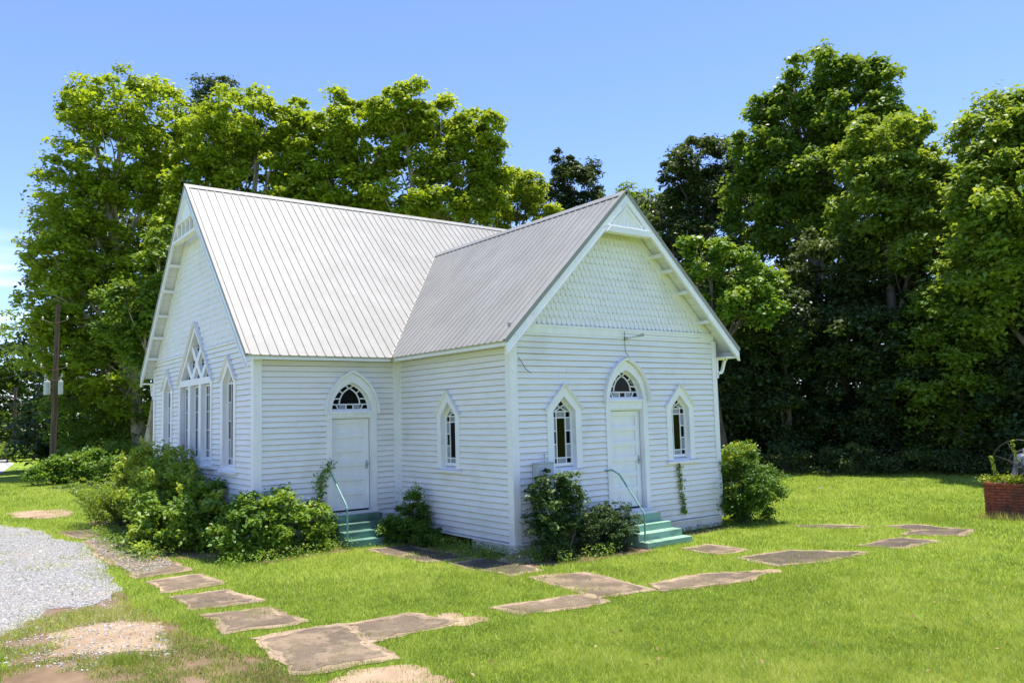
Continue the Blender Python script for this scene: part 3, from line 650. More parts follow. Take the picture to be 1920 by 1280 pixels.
# barge boards
def barge(F, mb, u0, uR, u1, z0, zR, d, w, t, drop=.06):
    for ua, ub in ((u0, uR), (u1, uR)):
        mb.cut()
        mb.prism(F, [(ua,z0-drop),(ub,zR-drop),(ub,zR-drop-w*1.38),(ua,z0-drop-w*.55) if False else (ua+(.0 if ua < ub else -.0),z0-drop-w*1.38+.0)], d-t, d)
FO = Fr((0,OF,0),(1,0,0),(0,-1,0)); FGO = Fr((XL,0,0),(0,1,0),(-1,0,0))
mb = MB(); barge(FO, mb, EL+.02, RX, ER-.02, ZE, ZR2, .0, .105, .03); barge(FO, mb, EL+.03, RX, ER-.03, ZE-.146, ZR2-.146, .018, .035, .06, .06); mb.build('barge_board', M['trim'], roof)
mb = MB(); barge(FGO, mb, YE+.02, YR, YB-.02, ZE, ZR1, .0, .105, .03); barge(FGO, mb, YE+.03, YR, YB-.03, ZE-.146, ZR1-.146, .018, .035, .06, .06); mb.build('barge_board', M['trim'], roof)
# fascia under the eaves and boxed returns
mb = MB(); mb.box(EL+.05, EL+.07, OF+.03, YE-.03, ZE-.085, ZE-.03); mb.cut(); mb.box(ER-.055, ER-.03, OF+.03, YE, ZE-.17, ZE-.03); mb.cut(); mb.box(XL+.03, EL, YE+.05, YE+.07, ZE-.085, ZE-.03); mb.build('fascia', M['trim'], roof)
mb = MB(); mb.box(5.85, ER-.056, OF+.05, .7, ZE-.19, ZE-.16); mb.cut(); mb.box(XL+.05, -MX-.001, YD+.05, YB-.05, ZE-.19, ZE-.16); mb.build('eave_return', M['trim'], roof)
# lookout blocks under the rakes
mb = MB()
for z in (5.72, 5.42, 4.98, 4.36):
    for f, s in ((frr, -1), (fl, 1)):
        u = f(z)+s*.06; mb.cut(); mb.wbox(FF, u-.05 if s > 0 else u-.05, u+.05, z-.10, z-.03, .0265, -OF-.06)
for z in (6.55, 5.95, 5.35, 4.8, 4.25):
    for f, s in ((gr, -1), (gl, 1)):
        u = f(z)+s*.06; mb.cut(); mb.wbox(FG, u-.05, u+.05, z-.10, z-.03, .0265, XL*-1-MX-.04)
mb.build('lookout_block', M['trim'], roof)
# pediments in the peaks
ped = MB(); zb = 5.98; w0 = (lambda z: EL+(z-ZE+.28)/bW); w1 = (lambda z: ER-(z-ZE+.28)/cW)
ped.prism(FO, [(w0(zb),zb),(w1(zb),zb),(w1(zb+.12),zb+.12),(w0(zb+.12),zb+.12)], -.11, .05)
ped.prism(FO, [(w0(zb)-.0,zb+.121),(w1(zb),zb+.121),(w1(zb+.16)+.02,zb+.16),(w0(zb+.16)-.02,zb+.16)], -.03, .025)
za = ZR2-.44
ped.prism(FO, [(w0(zb+.16),zb+.161),(w1(zb+.16),zb+.161),(RX,ZR2-.24)], -.07, -.02)
A = [(w0(zb+.16)+.05,zb+.17),(RX,ZR2-.36),(w1(zb+.16)-.05,zb+.17)]
ped.poly(FO, A, .07, -.019, .004); 
for i in range(-5,6):
    u = RX+i*.12; top = ZR2-.40-abs(i)*.125
    if top > zb+.2: ped.wbox(FO, u-.003, u+.003, zb+.165, top, -.0195, -.015)
ped.build('pediment', M['trim'], roof)
ped = MB(); g0 = (lambda z: YE+(z-ZE+.28)/aM); g1 = (lambda z: YB-(z-ZE+.28)/aB)
ped.prism(FGO, [(g0(6.93),6.93),(g1(6.93),6.93),(g1(7.0),7.0),(g0(7.0),7.0)], -.12, .03)
ped.prism(FGO, [(g0(7.36),7.36),(g1(7.36),7.36),(g1(7.42),7.42),(g0(7.42),7.42)], -.12, .02)
ped.prism(FGO, [(g0(7.42),7.421),(g1(7.42),7.421),(YR,ZR1-.24)], -.07, -.02)
ped.poly(FGO, [(g0(7.42)+.06,7.44),(YR,ZR1-.38),(g1(7.42)-.06,7.44)], .07, -.019, .004)
ped.build('pediment', M['trim'], roof)
for i in range(5):
    u = YR-.72+.36*i; b_ = MB(); b_.lathe((0,0,0), [(.001,0),(.035,0),(.035,.05),(.022,.07),(.032,.18),(.022,.29),(.035,.31),(.035,.36),(.001,.36)], 10)
    b_ = MB(); b_.wbox(FGO, u-.035, u+.035, 7.001, 7.359, -.08, -.02); b_.build('baluster', M['trim'], roof, bevel=.004)
# scroll brackets
def bracket(F, u, z, s):
    b = MB(); pts = []
    for i in range(15):
        t = i/14; pts.append((u+s*(.04+.30*t), z-.34+.34*t*t*(1.15-.15*t)+.03*math.sin(t*9)))
    b.poly(F, pts, .06, .02, .07); b.wbox(F, min(u+s*.03,u+s*.40), max(u+s*.03,u+s*.40), z-.001, z+.05, .02, .07); b.wbox(F, min(u,u+s*.055), max(u,u+s*.055), z-.42, z-.002, .02, .07)
    b.build('bracket', M['trim'], church)
bracket(FF, 5.83, 3.47, 1); bracket(FG, YD+.02, 3.47, 1)
# ---------------- windows
def hood(mb, F, pts, w, d, drop=0): mb.poly(F, pts, w, 0.0, d)
def lancet(F, uc, zs, zc, zp, hw, tall=False, tilt=0):
    w = empty('window', F.p(uc, zs, 0)); loc = Vector(w.location)-Vector(church.location); w.parent = church; w.location = loc
    iw = hw-.155; za = zp-.155*math.hypot(hw, zp-zc)/hw*1.0; zsill = zs+.055
    zi = za-(zp-zc)*iw/hw
    k = MB(); O = [(-hw,zsill),(-hw,zc),(0,zp),(hw,zc),(hw,zsill)]; I = [(-iw,zsill),(-iw,zi),(0,za),(iw,zi),(iw,zsill)]
    sh = lambda P_: [(u+uc,z) for u, z in P_]
    k.band(F, sh(O), sh(I), -.02, .045); I2 = [(-iw-.022,zsill),(-iw-.022,zi+.01),(0,za+.03),(iw+.022,zi+.01),(iw+.022,zsill)]
    k.band(F, sh(I2), sh([(-iw+.003,zsill),(-iw+.003,zi),(0,za-.004),(iw-.003,zi),(iw-.003,zsill)]), -.135, -.0205)
    k.build('casing', M['trim'], w, bevel=.002)
    k = MB(); g = (zp-zc)/hw; k.poly(F, sh([(-hw-.03,zc-.03*g-.01),(0,zp+.012),(hw+.03,zc-.03*g-.01)]), .026, .0455, .08)
    k.poly(F, sh([(-hw-.045,zc-.045*g+.008),(0,zp+.032),(hw+.045,zc-.045*g+.008)]), .014, .0, .095); k.build('hood', M['trim'], w)
    k = MB(); k.hexa([F.p(uc-hw-.06,zs,-.02),F.p(uc+hw+.06,zs,-.02),F.p(uc+hw+.06,zs-.01,.10),F.p(uc-hw-.06,zs-.01,.10),F.p(uc-hw-.06,zs+.054,-.02),F.p(uc+hw+.06,zs+.054,-.02),F.p(uc+hw+.06,zs+.03,.10),F.p(uc-hw-.06,zs+.03,.10)])
    k.hexa([F.p(uc-iw,zsill,-.135),F.p(uc+iw,zsill,-.135),F.p(uc+iw,zsill-.02,-.0205),F.p(uc-iw,zsill-.02,-.0205),F.p(uc-iw,zsill+.05,-.135),F.p(uc+iw,zsill+.05,-.135),F.p(uc+iw,zsill+.006,-.0205),F.p(uc-iw,zsill+.006,-.0205)])
    k.build('sill', M['trim'], w, bevel=.003)
    # sash
    s = MB(); fw = .042; b0 = zsill+.055; so_ = [(-iw,b0),(-iw,zi),(0,za),(iw,zi),(iw,b0)]; gi = (za-zi)/iw; si = [(-iw+fw,b0),(-iw+fw,zi-.01),(0,za-fw*1.7),(iw-fw,zi-.01),(iw-fw,b0)]
    s.band(F, sh(so_), sh(si), -.115, -.075); s.wbox(F, uc-iw+fw, uc+iw-fw, b0, b0+.06, -.114, -.0755)
    m = .020; gw = iw-fw; H = zi-.01-(b0+.06); bot = b0+.06; top = zi-.01; d0, d1 = -.108, -.08
    if not tall:
        vx = gw*.48; lv = [bot+.10, top-.12]; mids = [bot+.10+(top-.22-bot)*f for f in (.34,.67)]
    else:
        vx = gw*.48; lv = [bot+.13, top-.02]; mids = [bot+.13+(top-.15-bot)*f for f in (.25,.5,.75)]
    for sgn in (-1,1): s.wbox(F, uc+sgn*vx-m/2, uc+sgn*vx+m/2, bot, top, d0, d1)
    s.wbox(F, uc-gw, uc+gw, top-m/2, top+m/2, d0-.001, d1+.001)
    for z in lv: s.wbox(F, uc-gw, uc+gw, z-m/2, z+m/2, d0-.001, d1+.001)
    for z in mids:
        for sgn in (-1,1):
            a, b = sorted((sgn*vx, sgn*gw)); s.wbox(F, uc+a, uc+b, z-m/2, z+m/2, d0-.0005, d1+.0005)
    zt = za-fw*1.7
    for sgn in (-1,1): s.bar(F, (uc-sgn*gw*.62,top), (uc+sgn*gw*.42,top+(zt-top)*.60), m, d0, d1)
    s.build('sash', M['trim'], w)
    p = MB(); p.prism(F, sh([(-iw+.01,b0+.01),(iw-.01,b0+.01),(iw-.01,zi),(0,za-.03),(-iw+.01,zi)]), -.100, -.096); p.build('glass', M['glass'], w)
    p = MB(); e = .006; zz = [bot]+[lv[0]]+mids+[lv[1]]+[top] if not tall else [bot,lv[0]]+mids+[top]
    rr = random.Random(int(uc*100))
    for i in range(len(zz)-1):
        for sgn in (-1,1):
            if (i % 2 == 1) or rr.random() < .12:
                a, b = sorted((sgn*vx, sgn*gw)); p.cut(); p.wbox(F, uc+a, uc+b, zz[i]+e, zz[i+1]-e, -.0955, -.093)
    p.cut(); p.wbox(F, uc-vx, uc+vx, bot, lv[0]-e, -.0955, -.093)
    p.cut()
    if not tall: p.wbox(F, uc-vx, uc+vx, lv[1]+e, top-e, -.0955, -.093)
    for sgn in (-1,1): p.cut(); p.prism(F, [(uc+sgn*gw*.95,top+.01),(uc+sgn*gw*.66,top+.01),(uc+sgn*gw*.25,top+(zt-top)*.45),(uc+sgn*gw*.45,top+(zt-top)*.52)], -.0955, -.093)
    p.build('frosted_pane', M['frost'], w)
    return w
wl = lancet(FF, 1.24, 1.215, 2.455, 2.90, .435); wr_ = lancet(FF, 4.56, 1.215, 2.455, 2.90, .435)
lancet(FS, 2.185, 1.215, 2.42, 2.86, .435); lancet(FG, 5.96, 1.25, 3.30, 3.80, .52, True); lancet(FG, 11.2, 1.25, 3.30, 3.80, .52, True)
# the big triple window of the wide gable
U0 = 8.58; w = empty('window', (0,0,0)); w.parent = church; w.location = F_ = FG.p(U0,1.3,0)-Vector(church.location)
w['label'] = 'large triple window under a tall triangular lattice'
k = MB(); sh = lambda P_: [(u+U0,z) for u, z in P_]
k.band(FG, sh([(-1.44,1.36),(-1.44,3.36),(0,4.80),(1.44,3.36),(1.44,1.36)]), sh([(-1.30,1.36),(-1.30,3.36),(0,4.62),(1.30,3.36),(1.30,1.36)]), -.13, .045)
k.wbox(FG, U0-1.299, U0+1.299, 3.28, 3.44, -.13, .04); k.wbox(FG, U0-1.299, U0+1.299, 1.36, 1.46, -.13, .03)
for u in (-.46,.46): k.wbox(FG, U0+u-.10, U0+u+.10, 1.461, 3.279, -.13, .04)
k.build('casing', M['trim'], w)
k = MB(); k.poly(FG, sh([(-1.50,3.32),(0,4.84),(1.50,3.32)]), .03, .0455, .085); k.poly(FG, sh([(-1.52,3.335),(0,4.865),(1.52,3.335)]), .016, .0, .10); k.build('hood', M['trim'], w)
k = MB(); k.wbox(FG, U0-1.52, U0+1.52, 1.29, 1.359, -.02, .10); k.build('sill', M['trim'], w, bevel=.004)
k = MB(); B0 = 3.44; HB = 4.62-3.36; sl_ = 1.26/1.30; bw = 1.30-.08/sl_
for i in (1,2):
    x0 = -bw+2*bw*i/3; k.bar(FG, (U0+x0,B0), (U0+x0+(bw-x0)/2, B0+(bw-x0)/2*sl_), .15, -.12, -.01); k.bar(FG, (U0-x0,B0), (U0-x0-(bw-x0)/2, B0+(bw-x0)/2*sl_), .15, -.119, -.011)
k.build('lattice', M['trim'], w)
k = MB()
def tri_sash(c0, c1, c2): 
    pass
cell = 2*bw/3
for (cx_, cz_, kind) in ((0,0,'t'),(-cell,0,'t'),(cell,0,'t'),(-cell/2,cell/2*sl_,'d'),(cell/2,cell/2*sl_,'d'),(0,cell*sl_,'d')):
    hh = cell/2*sl_; 
    if kind == 't': q = [(cx_-cell/2+.13,B0),(cx_,B0+hh-.12),(cx_+cell/2-.13,B0)]
    else: q = [(cx_,B0+cz_-hh+.11),(cx_-cell/2+.11,B0+cz_),(cx_,B0+cz_+hh-.11),(cx_+cell/2-.11,B0+cz_),(cx_,B0+cz_-hh+.11)]
    k.poly(FG, sh(q), .03, -.115, -.08); k.bar(FG, (U0+q[0][0],q[0][1]) if kind=='t' else (U0+q[1][0],q[1][1]), (U0+q[2][0]-.06,q[2][1]) if kind=='t' else (U0+q[3][0],q[3][1]), .016, -.11, -.085)
    if kind == 'd': k.bar(FG, (U0+cx_,q[0][1]), (U0+cx_,q[2][1]), .016, -.11, -.085)
for uc in (-.88,0,.88):
    hwid = .32 if uc else .35; a, b = U0+uc-hwid, U0+uc+hwid; tl = .05 if uc > .5 else 0
    k.band(FG, [(a,1.47),(a+tl,3.27),(b+tl,3.27),(b,1.47)], [(a+.045,1.47),(a+.045+tl,3.225),(b-.045+tl,3.225),(b-.045,1.47)], -.115, -.075); k.wbox(FG, a+.045, b-.045, 1.47, 1.54, -.114, -.076)
    for s in (-1,1): k.bar(FG, (U0+uc+s*.13,1.54), (U0+uc+s*.13+tl,3.225), .016, -.108, -.08)
    for z in (1.70,2.18,2.62,3.02): k.wbox(FG, a+.045+tl*.5, b-.045+tl*.5, z-.008, z+.008, -.109, -.079)
k.build('sash', M['trim'], w)
k = MB(); k.prism(FG, sh([(-1.3,1.46),(1.3,1.46),(1.3,3.36),(0,4.6),(-1.3,3.36)]), -.100, -.096); k.build('glass', M['glass'], w)
# ---------------- doorways
def doorway(F, uc, zbot, ztop, zsp, zap, hw, knob):
    d = empty('door', (0,0,0)); d.parent = church; d.location = F.p(uc, zbot, 0)-Vector(church.location)
    sh = lambda P_, z0=0: [(u+uc,z+z0) for u, z in P_]; iw = hw-.125; n = 14
    O = [(-hw,zbot)]+arch(hw, zap-zsp, n, zsp)+[(hw,zbot)]; I = [(-iw,zbot)]+arch(iw, zap-zsp-.20, n, zsp)+[(iw,zbot)]
    k = MB(); k.band(F, sh(O), sh(I), -.02, .045); I2 = [(-iw-.02,zbot)]+arch(iw+.02, zap-zsp-.175, n, zsp)+[(iw+.02,zbot)]; I3 = [(-iw+.003,zbot)]+arch(iw-.003, zap-zsp-.204, n, zsp)+[(iw-.003,zbot)]
    k.band(F, sh(I2), sh(I3), -.16, -.0205); k.wbox(F, uc-iw, uc+iw, ztop+.03, zsp-.03, -.15, .02); k.wbox(F, uc-iw-.02, uc+iw+.02, zsp-.0295, zsp+.02, -.15, .055); k.wbox(F, uc-iw, uc+iw, ztop, ztop+.0295, -.12, -.02)
    k.build('casing', M['trim'], d)
    k = MB(); k.poly(F, sh([(-hw-.02,zsp-.05)]+arch(hw+.02, zap-zsp+.03, n, zsp)+[(hw+.02,zsp-.05)]), .035, .0455, .11)
    k.poly(F, sh([(-hw-.035,zsp-.05)]+arch(hw+.035, zap-zsp+.055, n, zsp)+[(hw+.035,zsp-.05)]), .018, 0, .13); k.build('hood', M['trim'], d)
    # transom
    t = MB(); zb = zsp+.02; a = iw-.005; h = zap-zsp-.185; fw = .035; gi_ = a-fw
    t.band(F, sh(arch(a, h, n, zb)), sh(arch(gi_, h-.075, n, zb)), -.115, -.07); t.wbox(F, uc-a, uc+a, zb, zb+.05, -.114, -.0705)
    m = .026; z1 = zb+.15; t.wbox(F, uc-gi_*.93, uc+gi_*.93, z1-m/2, z1+m/2, -.105, -.08)
    for s in (-1,1):
        t.bar(F, (uc+s*.085,zb+.05), (uc+s*.085,z1), m, -.105, -.08); t.bar(F, (uc+s*gi_*.62,zb+.05), (uc+s*gi_*.74,z1), m, -.105, -.08)
        ar = arch(gi_*.56, (h-.075)*.60, n, z1); half = ar[:n+1]; half = [(u*1, z) for u, z in half]; e = half[-1]; ex = (e[0]+.15, e[1]+.09)
        q = half+[ex]; q = [(u*-s, z) for u, z in q]; t.poly(F, sh(q), m, -.105, -.08)
        for f in (.30, .62):
            p0 = ar[int(n*f)]; p1 = arch(gi_, h-.075, n, zb)[int(n*(f+.08))]; t.bar(F, (uc+s*-p0[0],p0[1]), (uc+s*-p1[0],p1[1]), m, -.105, -.08)
    t.build('transom', M['trim'], d)
    g = MB(); q = arch(a-.01, h-.02, n, zb); g.prism(F, sh(q), -.098, -.094); g.build('glass', M['glass'], d)
    g = MB()
    for s in (-1,1): g.cut(); g.wbox(F, uc+min(s*.095,s*.25), uc+max(s*.095,s*.25), zb+.055, z1-.01, -.0935, -.091)
    if uc > 0:
        for s in (-1,1):
            p = [arch(gi_*.72, (h-.075)*.62, n, z1)[i] for i in (5,8)]; o = [arch(gi_-.02, h-.095, n, zb)[i] for i in (9,6)]; g.cut(); g.prism(F, sh([(u*-s,z) for u, z in p+o]), -.0935, -.091)
    g.build('frosted_pane', M['frost'], d)
    # leaf with six sunk panels
    lf = MB(); lw = iw-.02; z0 = zbot+.04; N_ = 6; st = .115; rl = .10; H = ztop-z0-.01; ph = (H-rl*(N_+1))/N_
    for s in (-1,1): lf.wbox(F, uc+min(s*lw,s*(lw-st)), uc+max(s*lw,s*(lw-st)), z0, z0+H, -.125, -.08)
    for i in range(N_+1): zz = z0+i*(rl+ph); lf.wbox(F, uc-lw+st+.0003, uc+lw-st-.0003, zz, zz+rl, -.1245, -.0805)
    lf.wbox(F, uc-lw+.03, uc+lw-.03, z0+.02, z0+H-.02, -.122, -.112); lf.build('door_leaf', M['trim'], d, bevel=.004)
    kn = MB(); c = F.p(uc+knob*(lw-.06), z0+.95, -.08); kn.tube([c, c+F.N*.03, c+F.N*.045, c+F.N*.065], [.012,.012,.028,.02], 12); kn.wbox(F, uc+knob*(lw-.06)-.025, uc+knob*(lw-.06)+.025, z0+.86, z0+1.04, -.0795, -.076); kn.build('door_knob', M['galv'], d)
    th = MB(); th.wbox(F, uc-hw, uc+hw, zbot-.06, zbot+.0, -.14, .09); th.build('threshold', M['trim'], d)
doorway(FF, 2.94, .345, 2.37, 2.58, 3.40, .60, 1); doorway(FM, -1.195, .345, 2.36, 2.50, 3.35, .60, 1)
# ---------------- fittings on the walls
e = MB(); e.wbox(FF, .42, .80, 1.05, 1.42, .035, .20); e.wbox(FF, .40, .82, 1.421, 1.44, .03, .22); e.wbox(FF, .46, .76, .35, 1.049, .035, .12)
e.build('meter_box', M['grey'], church, bevel=.006)
e = MB(); e.tube([FF.p(.66,1.44,.1), FF.p(.66,1.58,.1), FF.p(.66,1.60,.1)], [.014,.014,.022], 8); e.tube([FF.p(.52,GZ,.08), FF.p(.52,.35,.08)], .02, 8); e.build('conduit', M['galv'], church)
e = MB(); c0 = FF.p(2.98,3.86,.03); e.tube([c0, c0+Vector((0,-.05,0))], [.04,.04], 14); e.tube([c0+Vector((0,-.05,0)), c0+Vector((.05,-.12,.02)), c0+Vector((.18,-.20,.05))], [.010]*3, 8)
e.tube([c0+Vector((.16,-.19,.045)), c0+Vector((.24,-.24,.065)), c0+Vector((.28,-.27,.07))], [.018,.032,.036], 12); e.build('wall_lamp', M['porcelain'], church)
e = MB()
for z in (3.62, 3.95): e.cut(); e.tube([(-.05,-.05,z),(-.10,-.12,z+.03),(-.10,-.12,z+.09)], .012, 8); e.lathe((-.10,-.12,z+.05), [(.001,0),(.035,0),(.03,.03),(.036,.05),(.001,.06)], 10)
e.build('insulator', M['porcelain'], church)
e = MB(); e.tube([FF.p(.14,3.42,.05), FF.p(.2,3.33,.07), FF.p(.3,3.2,.06), FF.p(.42,3.12,.07)], .006, 5); e.cut(); e.tube([FF.p(2.94,4.02,.058), FF.p(2.93,3.9,.06), FF.p(2.95,3.6,.045), FF.p(2.96,3.46,.14)], .005, 5)
e.build('loose_wire', M['wire'], church)
# ---------------------------------------------------------------- steps and rails
def steps(x0, x1, y0, tops, runs, lab, mt='green'):
    mb = MB(); y = y0-.06 if y0 > 1 else y0-.10
    for i, (z, r) in enumerate(zip(tops, runs)):
        mb.box(x0-.0*i, x1+.03*i, r, y, GZ-.05, z); y = r-.0005 if False else r
    o = mb.build('concrete_steps', M[mt], bevel=.008); tag(o, lab, 'steps'); return o
steps(2.38, 3.56, 0, [.25,.10,-.03,-.16], [-.28,-.53,-.78,-1.02], 'mint green painted concrete steps below the front gable door')
steps(-1.75, -.62, L, [.30,.16,.02,-.12], [4.02,3.77,3.52,3.28], 'green concrete steps, darkened for mildew and shade, at the door in the recessed corner', 'mildew_shade')
mb = MB(); mb.box(2.42,3.5,-.24,-.12,.2505,.30); o = mb.build('doorstep_board', M['trim'], bevel=.004); tag(o, 'white board laid on the top green step under the front door', 'board')
def rail(pts, lab):
    mb = MB(); mb.tube(pts, .017, 10); o = mb.build('handrail', M['rail'], smooth=False); tag(o, lab, 'handrail', 'green pipe handrails at the church doors')
rail([(2.25,-.05,1.18),(2.38,-.12,1.185),(2.47,-.22,1.10),(2.47,-.84,.42),(2.47,-.87,.36),(2.47,-.87,GZ-.05)], 'green pipe handrail beside the steps of the front gable door, rising from the clipped shrub')
rail([(-1.74,4.28,1.26),(-1.74,4.22,1.24),(-1.73,3.47,.60),(-1.73,3.42,.53),(-1.73,3.40,GZ-.05)], 'pale green pipe handrail with vine at the recessed corner door')
# ---------------------------------------------------------------- brick base and bell
def brickmat():
    m, t, b = mat('old_brick'); v = node(t, 'ShaderNodeTexCoord').outputs['Object']; n = noise(t, 9, 4, vec=v); n2 = noise(t, 1.4, 6, vec=v)
    c = ramp(t, n.outputs[0], [(.3,(.16,.03,.016)),(.7,(.42,.085,.04))]); c = mixc(t, ramp(t, n2.outputs[0], [(.45,(0,0,0)),(.7,(.8,.8,.8))]), c, (.05,.03,.022))
    t.links.new(c, b.inputs['Base Color']); b.inputs['Roughness'].default_value = .85; bump(t, b, n.outputs[0], .4, .01); return m
M['brick'] = brickmat(); M['mortar'] = simple('old_mortar', (.045,.04,.033), .95)
P0 = gp(1848, 970); Ud = Vector((.2,-.98,0)).normalized(); Vd = Vector((.98,.2,0)).normalized(); Zt = dp(1842, 904, math.hypot(P0.x-CAM.x, P0.y-CAM.y)).z; print('Zt', Zt)
base = empty('brick_planter', P0.copy(), 'low red brick planter base carrying the old bell', 'planter')
P0 = Vector((P0.x,P0.y,0)); mb = MB(); rows = 12; bh = (Zt-GZ)/rows; LN, DP = 2.6, 1.25; br = random.Random(5)
for F, ln in ((Fr(P0, Ud, -Vd), LN), (Fr(P0+Vd*DP, Ud, Vd), LN), (Fr(P0, Vd, -Ud), DP), (Fr(P0+Ud*LN, Vd, Ud), DP)):
    for r in range(rows):
        u = -(r % 2)*.115; ins = 0 if r > 4 else (4-r)*.0
        while u < ln:
            a, b_ = max(u+.007,0), min(u+.223, ln)
            if b_-a > .03 and not (r < 2 and br.random() < .1):
                j = br.uniform(-.004,.004); z0 = GZ+r*bh; top = bh-.016; mb.wbox(F, a, b_, z0, z0+top, -.09, .0+j+(.02 if r == rows-1 else 0))
            u += .23
mb.build('brickwork', M['brick'], base)
c = MB(); 
Fp = Fr(P0, Ud, Vd); c.wbox(Fp, .02, LN-.02, GZ, Zt-.05, .012, DP-.012); c.build('core', M['mortar'], base)
Bc = P0+Ud*.80+Vd*.58; bell = empty('church_bell', Vector((Bc.x,Bc.y,Zt-.05)), 'old cast bell with round yoke wheel on an iron A frame above the brick planter', 'bell')
zax = Zt+.38; Fb = Fr(Bc, Ud, -Vd)
mb = MB()
for d in (-.34,.34):
    mb.cut()
    for s in (-1,1):
        pts = []
        for i in range(9):
            t = i/8; pts.append(Fb.p(s*(.07+.05*t+.20*t**3), 0, d)+Vector((0,0,zax-.03-(zax-Zt+.02)*t)))
        mb.tube([Vector(p)for p in pts], [.035+.015*abs(2*(i/8)-1) for i in range(9)], 8)
    mb.tube([Fb.p(-.38,Zt-.02,d), Fb.p(.38,Zt-.02,d)], .035, 8); mb.tube([Fb.p(-.2,Zt+.16,d), Fb.p(.2,Zt+.16,d)], .02, 8)
mb.build('stand', M['iron'], bell, smooth=True)
mb = MB(); mb.tube([Fb.p(0,zax,-.42), Fb.p(0,zax,.42)], .03, 10)
mb.tube([Fb.p(-.45,zax+.0,-.30), Fb.p(.55,zax+.03,-.30)], .02, 8)
mb.tube([Fb.p(.36*math.cos(a),zax+.0,0)+Vector((0,0,.36*math.sin(a)*.9)) for a in [math.pi*i/10 for i in range(11)]], .03, 8); mb.build('yoke', M['iron'], bell, smooth=True)
mb = MB(); cw = Fb.p(-.06,zax-.03,.46); q = [cw+Ud*(.55*math.cos(a))+Vector((0,0,.55*math.sin(a)+.06)) for a in [2*math.pi*i/28 for i in range(29)]]; mb.tube(q, .014, 8, cap=False)
for i in range(4): a = math.pi*i/4+.4; v = Ud*(.55*math.cos(a))+Vector((0,0,.55*math.sin(a))); mb.tube([cw+Vector((0,0,.06))-v, cw+Vector((0,0,.06))+v], .008, 6)
mb.build('wheel', M['iron'], bell, smooth=True)
mb = MB(); zb = zax-.33; sc = 1.0
mb.lathe((Bc.x-Ud.x*.02,Bc.y-Ud.y*.02,zb+.02), [(.36,0),(.375,.015),(.345,.05),(.30,.13),(.265,.24),(.245,.36),(.235,.47),(.20,.53),(.10,.57),(.05,.58),(.05,.68),(.001,.69)], 32); mb.build('bell_body', M['bell'], bell, smooth=True)
# ---------------------------------------------------------------- utility poles and lines
p0 = gp(97, 903); H0 = dp(100, 572, math.hypot(p0.x-CAM.x, p0.y-CAM.y)).z
tdir = (RT-Vector((0,0,RT.z))).normalized()
def pole(p, H, r0, r1, arms, lab, trans=None, lean=0):
    e = empty('utility_pole', p, lab, 'utility pole', 'utility poles by the road')
    m_ = MB(); k = 10; m_.tube([Vector((p.x+tdir.x*lean*i/k, p.y+tdir.y*lean*i/k, GZ-.3+(H-GZ+.3)*i/k)) for i in range(k+1)], [r0+(r1-r0)*i/k for i in range(k+1)], 12); m_.build('pole_shaft', M['pole'], e)
    for z, ln, off in arms:
        a = MB(); c = Vector((p.x+tdir.x*lean*.8, p.y+tdir.y*lean*.8, z)); fwd = tdir.cross(Vector((0,0,1))); o_ = c+fwd*(r0+.03)
        a.tube([o_-tdir*ln+Vector((0,0,.18)), o_-tdir*ln*.25, o_+tdir*ln*.25, o_+tdir*ln+Vector((0,0,.12))], .025, 6)
        a.build('cross_arm', M['pole'], e)
        for s in (-1,1): i_ = MB(); q = o_+tdir*ln*s+Vector((0,0,.14)); i_.lathe(q, [(.001,0),(.035,0),(.05,.05),(.035,.1),(.05,.14),(.001,.2)], 10); i_.build('insulator', M['porcelain'], e)
    if trans:
        for s, sc_ in trans:
            t_ = MB(); c = Vector((p.x, p.y, 0))+tdir*s; z = 4.25; t_.lathe((c.x,c.y,z-.33), [(.001,0),(.21*sc_,0),(.22*sc_,.03),(.22*sc_,.62),(.18*sc_,.68),(.001,.69)], 16); t_.tube([c+Vector((0,0,z+.33)), c+Vector((0,0,z+.55))], [.04,.03], 8); t_.build('transformer', M['grey'], e)
    return e
near_pole = pole(p0, H0, .155, .10, [(H0-.9,.6,0),(H0-3.2,.62,0),(H0-3.7,.4,0)], 'tall dark weathered utility pole with two grey transformers behind the ivy', [(-.34,.66),(.32,.5)], .10)
p1 = dp(26, 845, 78); p1.z = GZ; H1 = dp(27, 726, 78).z
pole(p1, H1, .16, .12, [(H1-.9,.8,0),(H1-1.5,.6,0)], 'smaller pale utility pole farther off beside the road')
def wire(a, b, sag, lab):
    m_ = MB(); m_.tube([a.lerp(b, i/16)-Vector((0,0,sag*4*(i/16)*(1-i/16))) for i in range(17)], .014, 5); tag(m_.build('power_line', M['wire']), lab, 'power line', 'lines strung between the poles')
up_ = Vector((0,0,1))
wire(p0+up_*4.2-tdir*.15, p1+up_*(H1-1.4), .9, 'lowest slack power line between the two utility poles')
wire(p0+up_*4.9-tdir*.2, p1+up_*(H1-.8), .7, 'second power line strung just above the lowest one between the poles')
q = dp(-900, 640, 50); wire(Vector((p0.x,p0.y,H0-.9))-tdir*.75, q, .6, 'thin power line leaving the top arm of the tall pole to the left')
q = dp(-900, 760, 46); wire(Vector((p0.x,p0.y,H0-3.2))-tdir*.8, q, .8, 'thin power line leaving the lower arm of the tall pole to the left')
